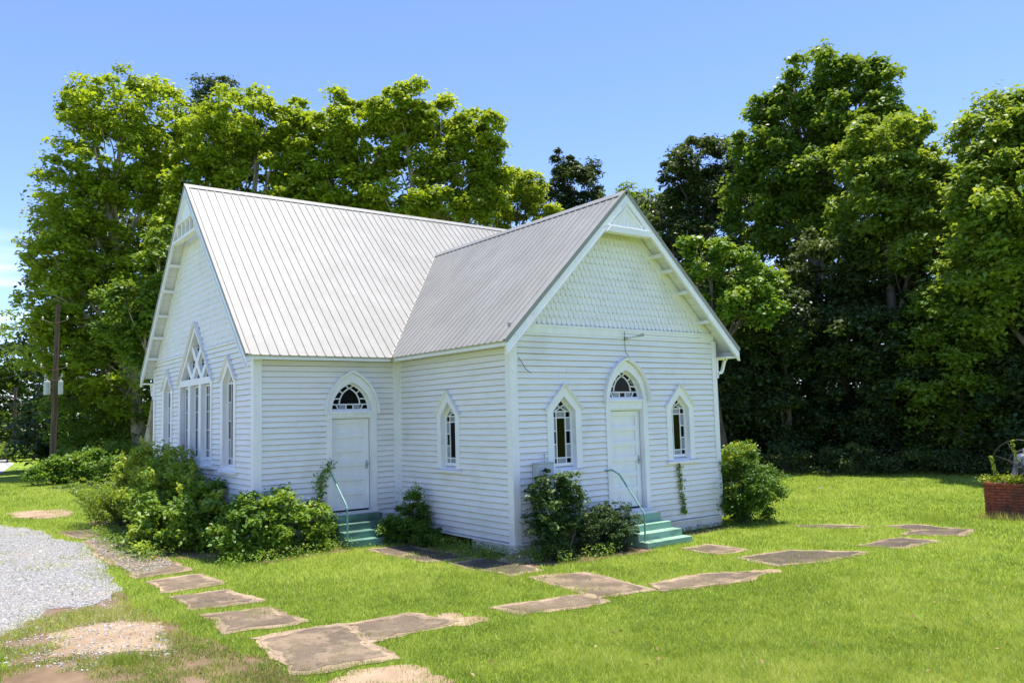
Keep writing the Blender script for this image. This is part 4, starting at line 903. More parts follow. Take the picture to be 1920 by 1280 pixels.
# ---------------------------------------------------------------- foliage
def leaves(C, size, tone, flat=.45, aspect=.62, rng=RNG, updir=1.0, cup=.12, out=None):
    """one folded four-sided leaf at every point of C"""
    n = len(C); nr = rng.normal(0,1,(n,3)); nr[:,2] = np.abs(nr[:,2])*.8+updir*flat*2; nr = nr if out is None else nr*1.2+out*.7; nr /= np.linalg.norm(nr,axis=1)[:,None]
    t = rng.normal(0,1,(n,3)); t -= nr*np.sum(t*nr,1)[:,None]; t /= np.linalg.norm(t,axis=1)[:,None]; b = np.cross(nr,t)
    l = (size*(.6+.8*rng.random(n)))[:,None]; w = l*aspect
    V = np.stack([C-t*l*.5, C+b*w*.5+nr*l*cup+t*l*.05, C+t*l*.5, C-b*w*.5+nr*l*cup+t*l*.05], 1)
    return V.reshape(-1,3)
def crown_points(lobes, n, clump, rng, shell=.55, flatten=.6, drop=0):
    """leaf positions: clumps spread through each ellipsoid, denser to the outside"""
    vol = np.array([(l[1][0]*l[1][1]+l[1][0]*l[1][2]+l[1][1]*l[1][2]) for l in lobes]); vol /= vol.sum()
    C = []; T = []; K = []; N = []
    for (c, r), f in zip(lobes, vol):
        nl = int(n*f); area = 4.19*(r[0]*r[1]+r[0]*r[2]+r[1]*r[2]); nc = max(7, int(area/(clump*clump*3.4))); per = max(6, nl//nc)
        d = rng.normal(0,1,(nc,3)); d /= np.linalg.norm(d,axis=1)[:,None]
        rad = shell+(1.08-shell)*rng.random(nc)**.6; rad *= 1+.10*np.sin(d[:,0]*5+c[0])*np.cos(d[:,2]*6+c[1])+rng.normal(0,.05,nc)
        ctr = np.array(c)+d*rad[:,None]*np.array(r); s = clump*(.5+.9*rng.random(nc)); pt = rng.normal(0,.07,nc); K.append(ctr)
        g = rng.normal(0,1,(nc,per,3)); g /= np.linalg.norm(g,axis=2)[:,:,None]; lo_ = g[:,:,2] < -.15; g[:,:,2] = np.where(lo_ & (rng.random((nc,per)) < .75), -g[:,:,2], g[:,:,2])
        g *= (.35+.65*rng.random((nc,per))**.5)[:,:,None]*(1+.25*rng.normal(0,1,(nc,per)))[:,:,None]; g[:,:,2] *= flatten
        C.append((ctr[:,None,:]+g*s[:,None,None]).reshape(-1,3)); T.append(np.repeat(pt,per)); N.append(g.reshape(-1,3))
    global LASTN; LASTN = np.concatenate(N); return np.concatenate(C), np.concatenate(T), np.concatenate(K)
def limb(mb, a, b, r0, r1, rng, wob=.08, n=6, seg=6):
    a, b = Vector(a), Vector(b); L_ = (b-a).length; pts = []
    o1 = Vector(rng.normal(0,wob*L_,3).tolist()); 
    for i in range(n+1):
        t = i/n; pts.append(a.lerp(b,t)+o1*math.sin(t*math.pi)*.6+Vector((0,0,.10*L_*math.sin(t*math.pi))))
    mb.tube(pts, [r0+(r1-r0)*(i/n)**.8 for i in range(n+1)], seg); return pts
def lobes_px(L_, dist, depth=.8, seed=0):
    rr = random.Random(seed); out = []
    for q in L_:
        px, py, rx, ry = q[:4]; dd = q[4] if len(q) > 4 else rr.uniform(-1,1)
        c = dp(px, py, dist+dd); s = (dist+dd)/CP['f']*1.0; k = s*(1+((px-960)/CP['f'])**2)**.5
        out.append(((c.x,c.y,c.z), (rx*k, rx*k*depth, ry*k)))
    return out
def tree(name, lab, cat, px, dist, lobes, n, leaf, m, bk, tr=.3, clump=.75, seed=1, group=None, tone0=.42, trunk_top=None, flat=.45, vis_limbs=3):
    rng = np.random.default_rng(seed); L3 = [(c, tuple(q*.94 for q in rr_)) for c, rr_ in lobes_px(lobes, dist, .9, seed)]; b = dp(px, 850, dist); b.z = GZ
    e = empty(name, b, lab, cat, group)
    C, T, K = crown_points(L3, int(n*1.2), clump*.7, rng, flatten=.8)
    k = C[:,2] > GZ+.3; C, T = C[k], T[k]; N_ = LASTN[k]
    tn = np.clip(tone0+T+rng.normal(0,.13,len(C)), 0, 1)
    np_mesh('crown', leaves(C, np.full(len(C), leaf*1.08), tn, flat, rng=rng, out=N_), 4, m, e, tone=tn)
    mb = MB(); top = max(l[0][2] for l in L3); tc = min(L3, key=lambda l: abs(l[0][2]-top))[0]; H = (top-GZ)
    tp = []; rad = []; ox, oy = rng.normal(0,.25,2)
    for i in range(11):
        t = i/10; w_ = t**1.4; tp.append(Vector((b.x+(tc[0]-b.x)*w_+ox*math.sin(t*4), b.y+(tc[1]-b.y)*w_+oy*math.sin(t*3+1), GZ-.2+H*t))); rad.append(tr*(1-.82*t)+(.25*tr if i == 0 else 0))
    mb.tube(tp, rad, 10)
    for l in L3:
        c = Vector(l[0]); j = min(9, max(2, int(10*((c.z-GZ)/H)-2))); a = tp[j]
        pts = limb(mb, a, c, rad[j]*.55, .04, rng, .07)
        idx = rng.choice(len(K), min(len(K), 400), replace=False); near_ = [K[i] for i in idx if np.linalg.norm((K[i]-np.array(l[0]))/np.array(l[1])) < 1.15][:vis_limbs*2]
        for q in near_: limb(mb, pts[rng.integers(2,6)], Vector(q), rad[j]*.22+.012, .012, rng, .1, 4, 5)
    mb.build('trunk', bk, e, smooth=True, recalc=False); return e
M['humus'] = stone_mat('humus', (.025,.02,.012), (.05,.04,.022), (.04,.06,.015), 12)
LB, LM, LD = M['leaf_bright'], M['leaf_mid'], M['leaf_dark']; BK, PB = M['bark'], M['pale']
gl_, gr_ = 'tall trees behind the church', 'trees of the wood on the right'
tree('sycamore_tree', 'tall pale-limbed sycamore at the far left, leftmost crown against the sky', 'tree', 262, 50,
 [(235,212,92,60),(172,212,42,36),(310,240,60,70),(215,300,95,70),(140,385,62,60),(95,500,42,50),(150,470,70,70),(240,420,105,80),(300,350,50,60),(100,560,45,40),(185,580,85,80),(265,560,75,90),(165,690,75,80),(240,700,75,80),(130,640,50,60)],
 62000, .24, LB, PB, .42, .8, 1, gl_, .45)
tree('oak_tree', 'dark tree top showing above and behind the sycamores left of the roof', 'tree', 405, 62, [(405,195,38,48),(385,260,60,60),(430,270,60,60)], 14000, .22, LD, BK, .3, .8, 2, gl_, .4)
tree('sycamore_tree', 'rounded bright sycamore directly above the left end of the church ridge', 'tree', 470, 47,
 [(480,236,95,56),(410,280,70,60),(545,250,60,60),(380,360,60,60),(470,340,90,60),(560,330,60,55),(330,440,40,60),(430,420,90,50),(540,400,80,50)], 40000, .24, LB, PB, .4, .8, 3, gl_, .45)
tree('sycamore_tree', 'sycamore over the middle of the church ridge, pale branches inside its crown', 'tree', 640, 46,
 [(650,232,78,55),(600,300,55,50),(690,300,65,55),(640,370,80,45),(725,370,50,40),(580,390,50,40)], 26000, .24, LB, PB, .38, .8, 4, gl_, .42)
tree('sycamore_tree', 'widest sycamore with the sky on its right edge, over the right of the ridge', 'tree', 815, 44,
 [(760,210,68,50),(830,235,60,50),(895,262,55,55),(920,310,38,60),(780,300,60,50),(860,325,60,50),(760,375,50,40),(840,395,75,30),(905,380,45,35)], 32000, .24, LB, PB, .38, .8, 5, gl_, .45)
tree('maple_tree', 'small light green tree between the wide sycamore and the wing roof', 'tree', 985, 50, [(970,375,45,48),(950,350,30,34),(1010,405,42,42),(995,350,28,28),(930,400,40,40),(1040,430,35,30)], 20000, .18, LB, BK, .2, .6, 6, gl_, .6)
tree('oak_tree', 'narrow dark tree against the sky left of the front gable peak', 'tree', 1075, 58, [(1060,310,26,34),(1078,350,45,45),(1110,345,20,36),(1045,370,30,35),(1090,400,55,40)], 15000, .2, LD, BK, .25, .7, 7, gl_, .5)
tree('oak_tree', 'slim tree tip just right of the front gable peak', 'tree', 1180, 55, [(1174,375,14,28),(1200,395,30,35),(1240,420,40,50)], 8000, .2, LM, BK, .2, .6, 8, gl_, .5)
tree('oak_tree', 'airy grey green tree, first crown of the wood right of the gable', 'tree', 1310, 46, [(1310,305,55,42),(1370,300,35,40),(1275,350,40,45),(1330,370,70,55),(1260,440,55,60),(1330,450,75,55)], 24000, .19, LD, BK, .3, .7, 9, gr_, .62)
tree('tulip_tree', 'tallest tree of the wood on the right, dark leafy crown against blue sky', 'tree', 1535, 41,
 [(1548,140,48,46),(1488,165,42,48),(1610,165,38,42),(1648,170,30,48),(1440,215,36,40),(1500,235,75,55),(1600,240,85,60),(1415,285,42,40),(1470,320,80,60),(1560,330,90,70),(1660,250,40,60),(1410,380,60,60),(1500,430,100,70)], 60000, .21, LM, BK, .42, .75, 10, gr_, .38)
tree('maple_tree', 'bright leafy tree in front of the tallest one, right of centre of the wood', 'tree', 1675, 36.6,
 [(1660,265,60,46),(1715,290,48,48),(1610,320,50,45),(1680,350,80,55),(1740,370,45,55),(1640,420,75,55),(1720,450,75,55)], 36000, .2, LM, BK, .33, .7, 11, gr_, .62)
tree('sycamore_tree', 'large light tree cut by the right edge of the view', 'tree', 2010, 33.5,
 [(1915,225,60,48),(1860,280,50,50),(1970,260,70,70),(1830,350,45,50),(1900,360,80,60),(1850,440,65,60),(1940,460,80,70),(1820,520,60,50),(1890,560,80,60),(1990,380,80,100)], 46000, .2, LM, BK, .3, .75, 12, gr_, .6)
tree('maple_tree', 'low bright young tree close behind the right slope of the front gable roof', 'tree', 1380, 33, [(1315,480,42,36),(1370,510,50,40),(1425,545,42,34),(1340,555,42,38),(1400,580,50,30),(1300,530,30,40)], 20000, .17, M['leaf_bush'], BK, .16, .6, 13, gr_, .5)
tree('oak_tree', 'dark mid-height tree filling the wood below the tallest crown', 'tree', 1590, 38, [(1560,500,85,50),(1640,540,80,55),(1500,570,70,55),(1590,600,95,50),(1700,590,70,55),(1760,540,60,60)], 30000, .18, LD, BK, .28, .7, 14, gr_, .7)
tree('oak_tree', 'dark tree at the far right under the light one', 'tree', 1850, 37, [(1810,620,80,55),(1890,650,80,60),(1960,600,70,80),(1750,660,60,50)], 20000, .18, LD, BK, .28, .7, 15, gr_, .7)
tree('oak_tree', 'dark shaded tree beside the right corner of the church behind the big shrub', 'tree', 1430, 38, [(1380,640,60,50),(1450,660,70,50),(1340,590,50,60),(1520,650,60,50)], 20000, .18, LD, BK, .25, .7, 16, gr_, .55)
tree('sycamore_tree', 'leaning tree with a pale bare lower trunk by the left corner of the church', 'tree', 262, 40, [(300,560,45,60),(285,640,45,55),(250,600,50,55),(310,480,35,50)], 14000, .2, LM, PB, .26, .6, 17, gl_, .4)
fl_ = [gp(1240,893), gp(1330,889), gp(1480,887), gp(1700,884), gp(1950,881), gp(2300,876), gp(2700,868), (260,-40,0), (260,260,0), (60,260,0)]
mb = MB(); sheet(mb, [(p[0],p[1]) for p in fl_], GZ+.008); tag(mb.build('forest_floor', M['humus'], recalc=False), kind='structure')
mb = MB(); sheet(mb, [(p[0],p[1]) for p in (gp(112,868), gp(350,872), gp(700,865), gp(1100,860), (60,262,0), (0,262,0))], GZ+.012); tag(mb.build('forest_floor', M['humus'], recalc=False), kind='structure')
# woods in bulk behind and below
def mass(name, lab, cat, lobes, n, leaf, m, clump, seed, tone0=.4, kind='stuff', dist=50, depth=.9, sz=1):
    rng = np.random.default_rng(seed); C, T, K = crown_points(lobes_px(lobes, dist, depth, seed), n, clump, rng, .35); k = C[:,2] > GZ; C, T = C[k], T[k]
    tn = np.clip(tone0+T+rng.normal(0,.13,len(C)),0,1); o = np_mesh(name, leaves(C, np.full(len(C), leaf), tn, .4, rng=rng), 4, m, tone=tn); return tag(o, lab, cat, kind=kind)
mass('woods', 'distant green wood along the road at far left', 'woods', [(x, 700+12*math.sin(x*.05)+(0 if x < 60 else -10), 46, 72+14*math.sin(x*.09)) for x in range(-220,150,34)]+[(x,800,50,60) for x in range(-220,300,40)], 60000, .34, LM, 1.1, 30, .42, dist=84)
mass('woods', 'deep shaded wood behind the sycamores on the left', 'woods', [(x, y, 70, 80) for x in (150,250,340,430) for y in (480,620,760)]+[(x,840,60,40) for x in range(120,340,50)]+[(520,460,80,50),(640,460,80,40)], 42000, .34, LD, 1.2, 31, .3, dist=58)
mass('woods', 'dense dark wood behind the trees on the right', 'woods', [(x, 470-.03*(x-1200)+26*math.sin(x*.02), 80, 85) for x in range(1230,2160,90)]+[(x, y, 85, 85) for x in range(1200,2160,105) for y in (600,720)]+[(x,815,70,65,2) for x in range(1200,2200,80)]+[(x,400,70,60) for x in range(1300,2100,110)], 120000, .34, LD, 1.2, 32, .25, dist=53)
mass('woods', 'leafy wood continuing unseen behind the church', 'woods', [(x,470,90,60) for x in range(560,1200,110)]+[(x,600,100,90) for x in range(480,1200,150)]+[(x,750,100,90) for x in range(480,1200,150)], 26000, .36, LD, 1.3, 33, .4, dist=60)
und = [(x, 835+8*math.sin(x*.05), 55, 45, -1+math.sin(x*1.7)) for x in range(1320,2200,48)]+[(x, 800+12*math.sin(x*.03), 62, 80, 4+1.5*math.sin(x)) for x in range(1290,2200,62)]+[(x,720,75,60,5) for x in range(1330,2200,90)]
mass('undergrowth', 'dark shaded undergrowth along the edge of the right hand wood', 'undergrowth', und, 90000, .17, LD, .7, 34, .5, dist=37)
mass('undergrowth', 'low weeds and brush where the lawn meets the right hand wood', 'undergrowth', [(x, 868+8*math.sin(x*.05), 30, 20+8*math.sin(x*.021), random.uniform(-.5,.5)) for x in range(1330,2100,26)], 22000, .10, LD, .4, 35, .75, dist=34)
mass('undergrowth', 'leafy brush along the foot of the wood on the left', 'undergrowth', [(x, 858+6*math.sin(x*.05), 24, 18, random.uniform(-1,1)) for x in range(130,340,20)]+[(x,790,50,60,4) for x in range(150,360,40)], 26000, .16, LM, .6, 36, .42, dist=47)
mass('undergrowth', 'rough grass and brush below the distant wood', 'undergrowth', [(x, 848, 30, 8) for x in range(-200,120,20)], 9000, .2, LM, .6, 37, .5, dist=76)
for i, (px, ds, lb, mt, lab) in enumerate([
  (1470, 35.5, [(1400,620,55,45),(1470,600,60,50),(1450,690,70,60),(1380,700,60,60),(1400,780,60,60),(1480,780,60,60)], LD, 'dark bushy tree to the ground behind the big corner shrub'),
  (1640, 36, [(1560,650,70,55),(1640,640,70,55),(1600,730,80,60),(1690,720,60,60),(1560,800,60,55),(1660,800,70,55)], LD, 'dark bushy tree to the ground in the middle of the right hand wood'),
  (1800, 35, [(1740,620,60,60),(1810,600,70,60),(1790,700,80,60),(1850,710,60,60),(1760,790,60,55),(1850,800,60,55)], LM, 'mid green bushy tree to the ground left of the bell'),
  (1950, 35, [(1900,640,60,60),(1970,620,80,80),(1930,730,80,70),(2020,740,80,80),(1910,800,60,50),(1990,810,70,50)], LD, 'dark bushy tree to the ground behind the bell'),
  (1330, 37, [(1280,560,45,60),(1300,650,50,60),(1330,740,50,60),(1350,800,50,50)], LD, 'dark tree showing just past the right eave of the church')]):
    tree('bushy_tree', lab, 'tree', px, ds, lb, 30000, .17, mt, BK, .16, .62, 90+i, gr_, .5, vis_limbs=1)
# bare stems seen in the shade of the wood
for i, (px, y0, x1, y1, d, r) in enumerate([(1612,880,1640,690,35.4,.035),(300,870,296,600,50,.2),(165,860,172,560,55,.16),(228,860,222,640,52,.14)]):
    mb = MB(); rng = np.random.default_rng(60+i); a = dp(px, y0, d); a.z = GZ-.1; b = dp(x1, y1, d); pts = limb(mb, a, b, r, r*.5, rng, .02, 8, 8)
    for k in range(5): q = pts[rng.integers(3,8)]; limb(mb, q, q+Vector(rng.normal(0,1.2,3).tolist())+Vector((0,0,.8)), r*.3, .012, rng, .1, 4, 5)
    side = 'left' if px < 960 else 'right'
    o = mb.build('tree_trunk', BK, recalc=False, smooth=True); tag(o, 'thin bare tree trunk standing in the shade of the %s hand wood' % side, 'tree trunk', 'bare trunks in the shade of the %s hand wood' % side)
# ---------------------------------------------------------------- shrubs
def shrub(name, lab, base, lobes, n, leaf, m, clump=.16, seed=1, tone0=.5, aspect=.6, stems=14, sprigs=(), group=None, flat=.45, cat='shrub', sr_=.012, shell=.55, updir=1.0, bk=None):
    """lobes in metres, relative to the base: (x, y, z, rx, ry, rz)"""
    rng = np.random.default_rng(seed); b = Vector(base); e = empty(name, b, lab, cat, group)
    L3 = [((b.x+l[0],b.y+l[1],GZ+l[2]),(l[3],l[4],l[5])) for l in lobes]
    C, T, K = crown_points(L3, n, clump, rng, shell, .8)
    hgt = C[:,2]; 
    ex = []; et = []
    for (x, y, z, dx, dy, dz, kk) in sprigs:
        t = rng.random(kk); p = np.stack([b.x+x+dx*t, b.y+y+dy*t, GZ+z+dz*t], -1)+rng.normal(0,.035,(kk,3)); ex.append(p); et.append(np.full(kk,.32))
    if ex: C = np.concatenate([C]+ex); T = np.concatenate([T]+et)
    k = C[:,2] > GZ+.01; C, T = C[k], T[k]; tn = np.clip(tone0+T*1.6+rng.normal(0,.14,len(C)),0,1)
    np_mesh('foliage', leaves(C, np.full(len(C), leaf), tn, flat, aspect, rng, updir), 4, m, e, tone=tn)
    mb = MB()
    for i in range(stems):
        q = K[rng.integers(len(K))]; a = b+Vector((*rng.normal(0,.07,2).tolist(),-.02)); limb(mb, a, Vector(q), sr_*(.7+rng.random()), .003, rng, .08, 6, 5)
    for (x, y, z, dx, dy, dz, kk) in sprigs: a = b+Vector((x*.5,y*.5,z*.4)); q = b+Vector((x+dx,y+dy,z+dz)); mb.tube([a, b+Vector((x,y,z)), q], [.006,.005,.002], 5)
    mb.build('stems', bk or BK, e, smooth=True, recalc=False); return e
BU, GLS, YL = M['leaf_bush'], M['leaf_gloss'], M['leaf_yellow']
def G3(px, py): p = gp(px, py); return (p.x, p.y, GZ)
shrub('shrub', 'large glossy shrub mass at the left corner below the triple window', (-4.2,6.15,GZ), [(0,0,.70,.70,.85,.66),(-.1,.9,.85,.75,.85,.75),(.3,-.8,.55,.65,.6,.55),(-.3,.2,.35,.8,1.05,.38),(.1,1.6,1.0,.65,.75,.8),(.4,.2,1.1,.35,.5,.35)], 22000, .10, BU, .2, 40, .6, .6, 30, flat=.4, sprigs=[(-.2,-.6,1.0,-.1,-.1,.4,40),(.2,.2,1.4,.0,.1,.35,50),(.3,-.9,.9,.15,-.1,.35,40),(-.4,.8,1.3,-.15,0,.35,50)])
shrub('shrub', 'low spreading shrub under the near left corner boards', (-3.25,3.70,GZ), [(-.25,.1,.50,.60,.5,.50),(.35,.05,.52,.58,.45,.52),(-.65,.35,.42,.45,.45,.42),(.85,.15,.45,.45,.38,.5),(.25,.2,.85,.36,.28,.38),(-.3,.2,.85,.3,.28,.3)], 17000, .08, BU, .18, 41, .5, .62, 26, sprigs=[(-.1,.3,.8,.15,.1,.42,60),(.1,.25,.8,.05,.1,.35,40),(.9,.2,.6,.05,0,.4,40)])
shrub('shrub', 'tall light yellow green shrub with feathery shoots in front of the left gable', (-4.25,8.9,GZ), [(0,0,.85,.65,.8,.75),(0,.8,1.1,.6,.65,.9),(.2,-.4,1.2,.45,.45,.65),(.1,.3,1.7,.42,.45,.45),(.5,-.6,1.5,.3,.35,.4)], 15000, .10, BU, .2, 42, .85, .42, 26, sprigs=[(0,.2,1.6,-.2,.1,.75,90),(.2,-.2,1.5,.15,0,.7,80),(.4,-.6,1.3,.2,-.1,.6,70),(-.3,.6,1.4,-.25,.2,.55,70),(.7,-.3,1.2,.15,-.2,.75,60)], updir=.6)
# ferny clump with arching fronds
fb = Vector(G3(205,985)); fe = empty('fern', Vector((-4.35,11.6,GZ)), 'dark green ferny clump with arching fronds left of the shrubs', 'fern'); fb = Vector((-4.35,11.6,GZ)); rng = np.random.default_rng(43); C = []; mb = MB()
for i in range(150):
    a = rng.random()*6.28; ln = .8+rng.random()*.9; el = .95+rng.random()*.7; x0, y0 = rng.normal(0,.35,2); pts = []
    for j in range(12):
        t = j/11; r = ln*t*math.cos(el*(1-.45*t)); pts.append(Vector((fb.x+x0+math.cos(a)*r, fb.y+y0+math.sin(a)*r, GZ+ln*math.sin(el)*t*(1-.22*t))))
    mb.tube(pts, [.005-.0035*j/11 for j in range(12)], 4)
    for j in range(2,12):
        for s in (-1.4,-.5,.5,1.4): C.append(np.array(pts[j])+np.array([-math.sin(a)*s*.05,math.cos(a)*s*.05,rng.normal(0,.01)]))
C = np.array(C); tn = np.clip(.5+rng.normal(0,.15,len(C)),0,1); np_mesh('fronds', leaves(C, np.full(len(C),.14), tn, .3, .25, rng), 4, M['leaf_mid'], fe, tone=tn); mb.build('stems', BK, fe, recalc=False)
shrub('shrub', 'small pyramid shaped shrub against the wing wall beside the recessed door', (-.55,3.05,GZ), [(0,0,.34,.5,.45,.36),(.12,-.05,.66,.32,.3,.38),(.2,-.02,.88,.13,.15,.28),(-.1,.3,.25,.3,.4,.25),(.1,-.6,.2,.3,.35,.2)], 13000, .055, BU, .12, 44, .25, .5, 14, sprigs=[(.05,.1,.75,-.1,.05,.35,30),(.2,0,1.0,.02,0,.28,30)])
shrub('shrub', 'dark glossy camellia shrub growing against the near corner of the gable wall', (.55,-.55,GZ), [(-.06,0,.85,.58,.46,.55),(-.05,0,1.2,.42,.36,.36),(.0,0,.5,.46,.40,.45),(.25,-.05,1.15,.32,.28,.32),(-.05,.0,.2,.36,.3,.22)], 11500, .064, GLS, .12, 45, .5, .55, 24, shell=.4, sprigs=[(.1,0,1.3,.08,0,.25,26),(-.2,0,1.2,-.08,0,.22,20),(.4,-.1,.9,.25,-.08,.12,30),(.35,0,.75,.3,-.1,.0,24)], sr_=.016)
shrub('shrub', 'round clipped dark evergreen shrub touching the front steps', (1.82,-.55,GZ), [(0,0,.42,.66,.48,.44),(-.25,0,.36,.50,.44,.40),(.18,.05,.48,.46,.38,.36)], 34000, .036, GLS, .08, 46, .38, .4, 16, sprigs=[(0,.1,.7,.02,0,.25,14),(.25,.1,.65,.05,0,.22,14)])
shrub('shrub', 'big full shrub with a yellow green top at the right corner of the church', (6.5,-.1,GZ), [(0,0,.78,.74,.7,.72),(-.05,.1,1.25,.56,.55,.50),(.38,-.15,.75,.56,.55,.56),(-.35,.0,.8,.45,.5,.66),(.05,0,.38,.62,.6,.38)], 24000, .058, BU, .16, 47, .22, .6, 22, sprigs=[(-.3,.1,1.4,-.12,.05,.35,50),(.35,.1,1.35,.32,0,.40,60),(.1,.1,1.5,.08,.0,.25,40),(.5,0,1.2,.08,0,.25,30)], bk=PB, sr_=.018)
shrub('shrub', 'yellow leaves on top of the big shrub at the right corner', (6.45,-.05,GZ), [(-.05,0,1.62,.40,.35,.2),(.1,.1,1.5,.42,.4,.22)], 2600, .05, YL, .14, 48, .35, .6, 6)
shrub('ivy_bush', 'low ivy bush around the foot of the tall utility pole', (p0.x+.4,p0.y-2.0,GZ), [(-.9,0,.35,.7,1.0,.4),(.1,0,.6,1.0,1.0,.65),(1.4,-.3,.65,1.2,1.0,.7),(2.6,-.4,.6,1.0,1.0,.7),(.8,.6,1.0,.7,.8,.5)], 13000, .13, BU, .4, 49, .4, .75, 12)
# vines
def vine(lab, pts, n, leaf, spread, m, seed, cat='vine'):
    rng = np.random.default_rng(seed); e = empty('vine', Vector(pts[0]), lab, cat); P_ = np.array(pts); k = len(P_)-1; t = rng.random(n)*k; i = np.minimum(t.astype(int), k-1); f = (t-i)[:,None]
    C = P_[i]*(1-f)+P_[i+1]*f+rng.normal(0,1,(n,3))*np.array(spread); tn = np.clip(.5+rng.normal(0,.2,n),0,1)
    np_mesh('foliage', leaves(C, np.full(n,leaf), tn, .1, .7, rng, .4), 4, m, e, tone=tn); mb = MB(); mb.tube([Vector(p) for p in pts], .005, 5); mb.build('stem', BK, e, recalc=False)
vine('vine climbing the clapboards below the right front window', [(4.52,-.06,GZ+.4),(4.50,-.07,.3),(4.46,-.07,.6),(4.42,-.07,.9),(4.42,-.06,1.15)], 260, .055, (.045,.012,.03), M['leaf_mid'], 70)
vine('vine creeping up beside the recessed corner door and its handrail', [(-2.05,4.15,GZ),(-2.02,4.2,.4),(-1.98,4.22,.7),(-1.95,4.24,1.0),(-1.85,4.22,1.25),(-1.70,4.2,1.45)], 380, .06, (.07,.03,.05), BU, 71)
vine('leafy runner beside the dark green steps', [(-1.9,3.9,GZ),(-1.92,3.9,.1),(-1.9,3.95,.35)], 500, .055, (.12,.1,.06), BU, 72)
vine('yellow green creeper over the planter and the bell stand', [(Bc.x-Ud.x*.75-Vd.x*.4,Bc.y-Ud.y*.75-Vd.y*.4,Zt+.05),(Bc.x-Ud.x*.35-Vd.x*.4,Bc.y-Ud.y*.35-Vd.y*.4,Zt+.09),(Bc.x-Vd.x*.4,Bc.y-Vd.y*.4,Zt+.06),(Bc.x+Ud.x*.6-Vd.x*.4,Bc.y+Ud.y*.6-Vd.y*.4,Zt+.04)], 1100, .055, (.1,.13,.045), YL, 73, 'creeper')
vine('thin yellow shoot climbing past the bell wheel', [(Bc.x-Ud.x*.52-Vd.x*.55,Bc.y-Ud.y*.52-Vd.y*.55,Zt+.05),(Bc.x-Ud.x*.6-Vd.x*.55,Bc.y-Ud.y*.6-Vd.y*.55,Zt+.6)], 110, .045, (.02,.02,.02), YL, 74, 'creeper')
vine('tallest yellow shoot on the bell stand', [(Bc.x-Ud.x*.1-Vd.x*.5,Bc.y-Ud.y*.1-Vd.y*.5,Zt+.5),(Bc.x-Ud.x*.18-Vd.x*.5,Bc.y-Ud.y*.18-Vd.y*.5,Zt+.95)], 90, .045, (.02,.02,.02), YL, 75, 'creeper')
# weeds at the wall foot and around the brick base
def weeds(lab, centres, n, leaf, m, seed, hh=.1, sp=.12):
    rng = np.random.default_rng(seed); c = np.array(centres)[rng.integers(len(centres), size=n)]; C = np.zeros((n,3)); C[:,:2] = c+rng.normal(0,sp,(n,2)); C[:,2] = GZ+rng.random(n)**1.5*hh
    tn = np.clip(.5+rng.normal(0,.2,n),0,1); o = np_mesh('weeds', leaves(C, np.full(n,leaf), tn, .4, .5, rng), 4, m, tone=tn); tag(o, lab, 'weeds', kind='stuff')
weeds('small weeds along the foot of the wing wall', [(-.2,-.25),(.1,-.35),(-.35,.1),(-.3,.5),(.35,-.45),(.2,-.2)]+[(-.25+.0*i, .2+.28*i) for i in range(12)]+[(-.5,.9),(-.45,1.8),(-.4,2.3),(.1,-.5),(.4,-.9),(1.1,-.9),(1.4,-1.0)], 4200, .045, BU, 80, .24)
weeds('weeds around the foot of the left hand shrubs', [(-5.1,5+.35*i) for i in range(16)]+[(-4.2+.3*i,3.1+.05*i) for i in range(9)], 5200, .05, BU, 81, .22, .2)
weeds('weeds at the foot of the church between steps and right corner', [(3.8+.3*i,-.12) for i in range(8)]+[(6.2,-.6),(6.6,-.8),(7,-.4)], 1200, .04, BU, 82, .12, .08)
wr3 = random.Random(21); cl = []
for i in range(130):
    q = gp(wr3.uniform(200,1900), 900+370*wr3.random()**.8); P2 = np.array([[q.x,q.y]])
    if any(inpoly(P2, h_)[0] for h_ in HARD+SOFT+[church_fp]): continue
    for j in range(wr3.randint(2,5)): cl.append((q.x+wr3.gauss(0,.09), q.y+wr3.gauss(0,.09)))
weeds('small darker broadleaf weeds dotted through the lawn', cl, 9000, .026, M['leaf_mid'], 84, .045, .055)
lv = [(gp(wr3.uniform(100,1900), 905+370*wr3.random())) for i in range(150)]; C = np.array([(q.x,q.y,GZ+.045) for q in lv]); tnl = RNG.random(150); M['litterleaf'] = leafm('fallen_leaf', (.12,.06,.025), (.28,.17,.07), (.45,.33,.16), .1, .8)
tag(np_mesh('fallen_leaves', leaves(C, np.full(150,.05), tnl, .6), 4, M['litterleaf'], tone=tnl), 'dry brown fallen leaves scattered on the lawn', 'fallen leaves', kind='stuff')
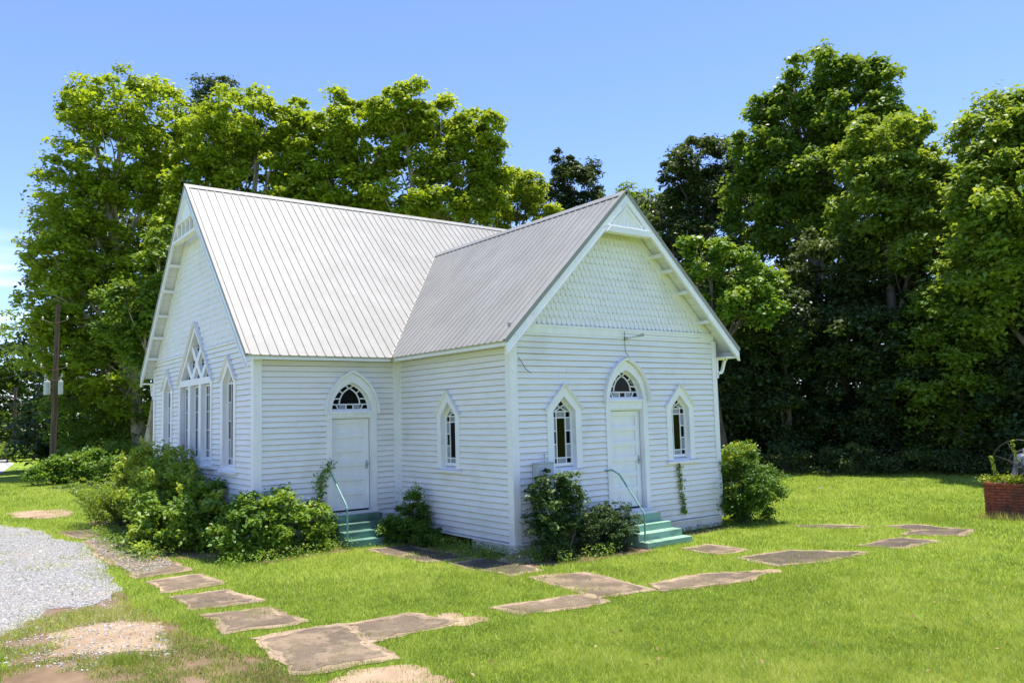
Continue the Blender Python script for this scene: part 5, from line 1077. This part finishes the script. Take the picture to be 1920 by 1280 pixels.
def wisps(lab, a, b, n, hh, seed, off):
    rng = np.random.default_rng(seed); t = rng.random(n); Q = np.stack([a[0]+(b[0]-a[0])*t, a[1]+(b[1]-a[1])*t], -1)+rng.normal(0,off,(n,2)); tn = np.clip(.75+rng.normal(0,.2,n),0,1)
    tag(np_mesh('grass_tuft', blades(Q, hh*(.3+.7*rng.random(n)), np.full(n,.010), tn, .8), 3, M['dry'], tone=tn), lab, 'grass tuft', kind='stuff')
M['dry'] = leafm('dry_grass', (.14,.2,.03), (.32,.36,.08), (.55,.45,.2), .3, .7)
f0 = P0-Vd*.22; f1 = f0+Ud*2.4; wisps('dry straw coloured grass along the foot of the brick planter', (f0.x,f0.y), (f1.x,f1.y), 900, .24, 83, .10)
# small litter on the lawn
for i, (px, py, c) in enumerate([(1538,917,(.6,.65,.75)),(1632,958,(.2,.04,.02)),(1700,903,(.55,.4,.3))]):
    q = gp(px, py); mb = MB(); mb.box(q.x-.05,q.x+.04,q.y-.03,q.y+.035,GZ+.02,GZ+.045); mb.v = [(v[0]+random.uniform(-.01,.01), v[1]+random.uniform(-.01,.01), v[2]+random.uniform(-.008,.02)) for v in mb.v]
    o = mb.build('litter', simple('litter_%d' % i, c, .8), bevel=.004); tag(o, ['crumpled pale blue scrap lying on the lawn beyond the walk','dark red leaf scrap on the lawn nearest the walk','tan scrap far out on the lawn'][i], 'litter')
# orange trumpet flowers by the left shrubs
rng = np.random.default_rng(90); C = np.array([gp(*q) for q in ((270,968),(272,990),(290,1048),(192,955),(594,1022))]); C[:,2] = GZ+np.array([.55,.35,.05,.5,.03])
C = np.repeat(C,7,0)+rng.normal(0,.03,(35,3)); fm = simple('orange_petals', (.75,.09,.02), .6); tag(np_mesh('fallen_flower', leaves(C, np.full(35,.07), np.ones(35), .2, .6, rng), 4, fm), 'orange trumpet flowers among the left hand shrubs', 'flower', kind='stuff')
for o in list(bpy.data.objects):
    if o.name.startswith('_'): bpy.data.objects.remove(o)
print('objects', len(bpy.data.objects), 'faces', sum(len(m.polygons) for m in bpy.data.meshes))
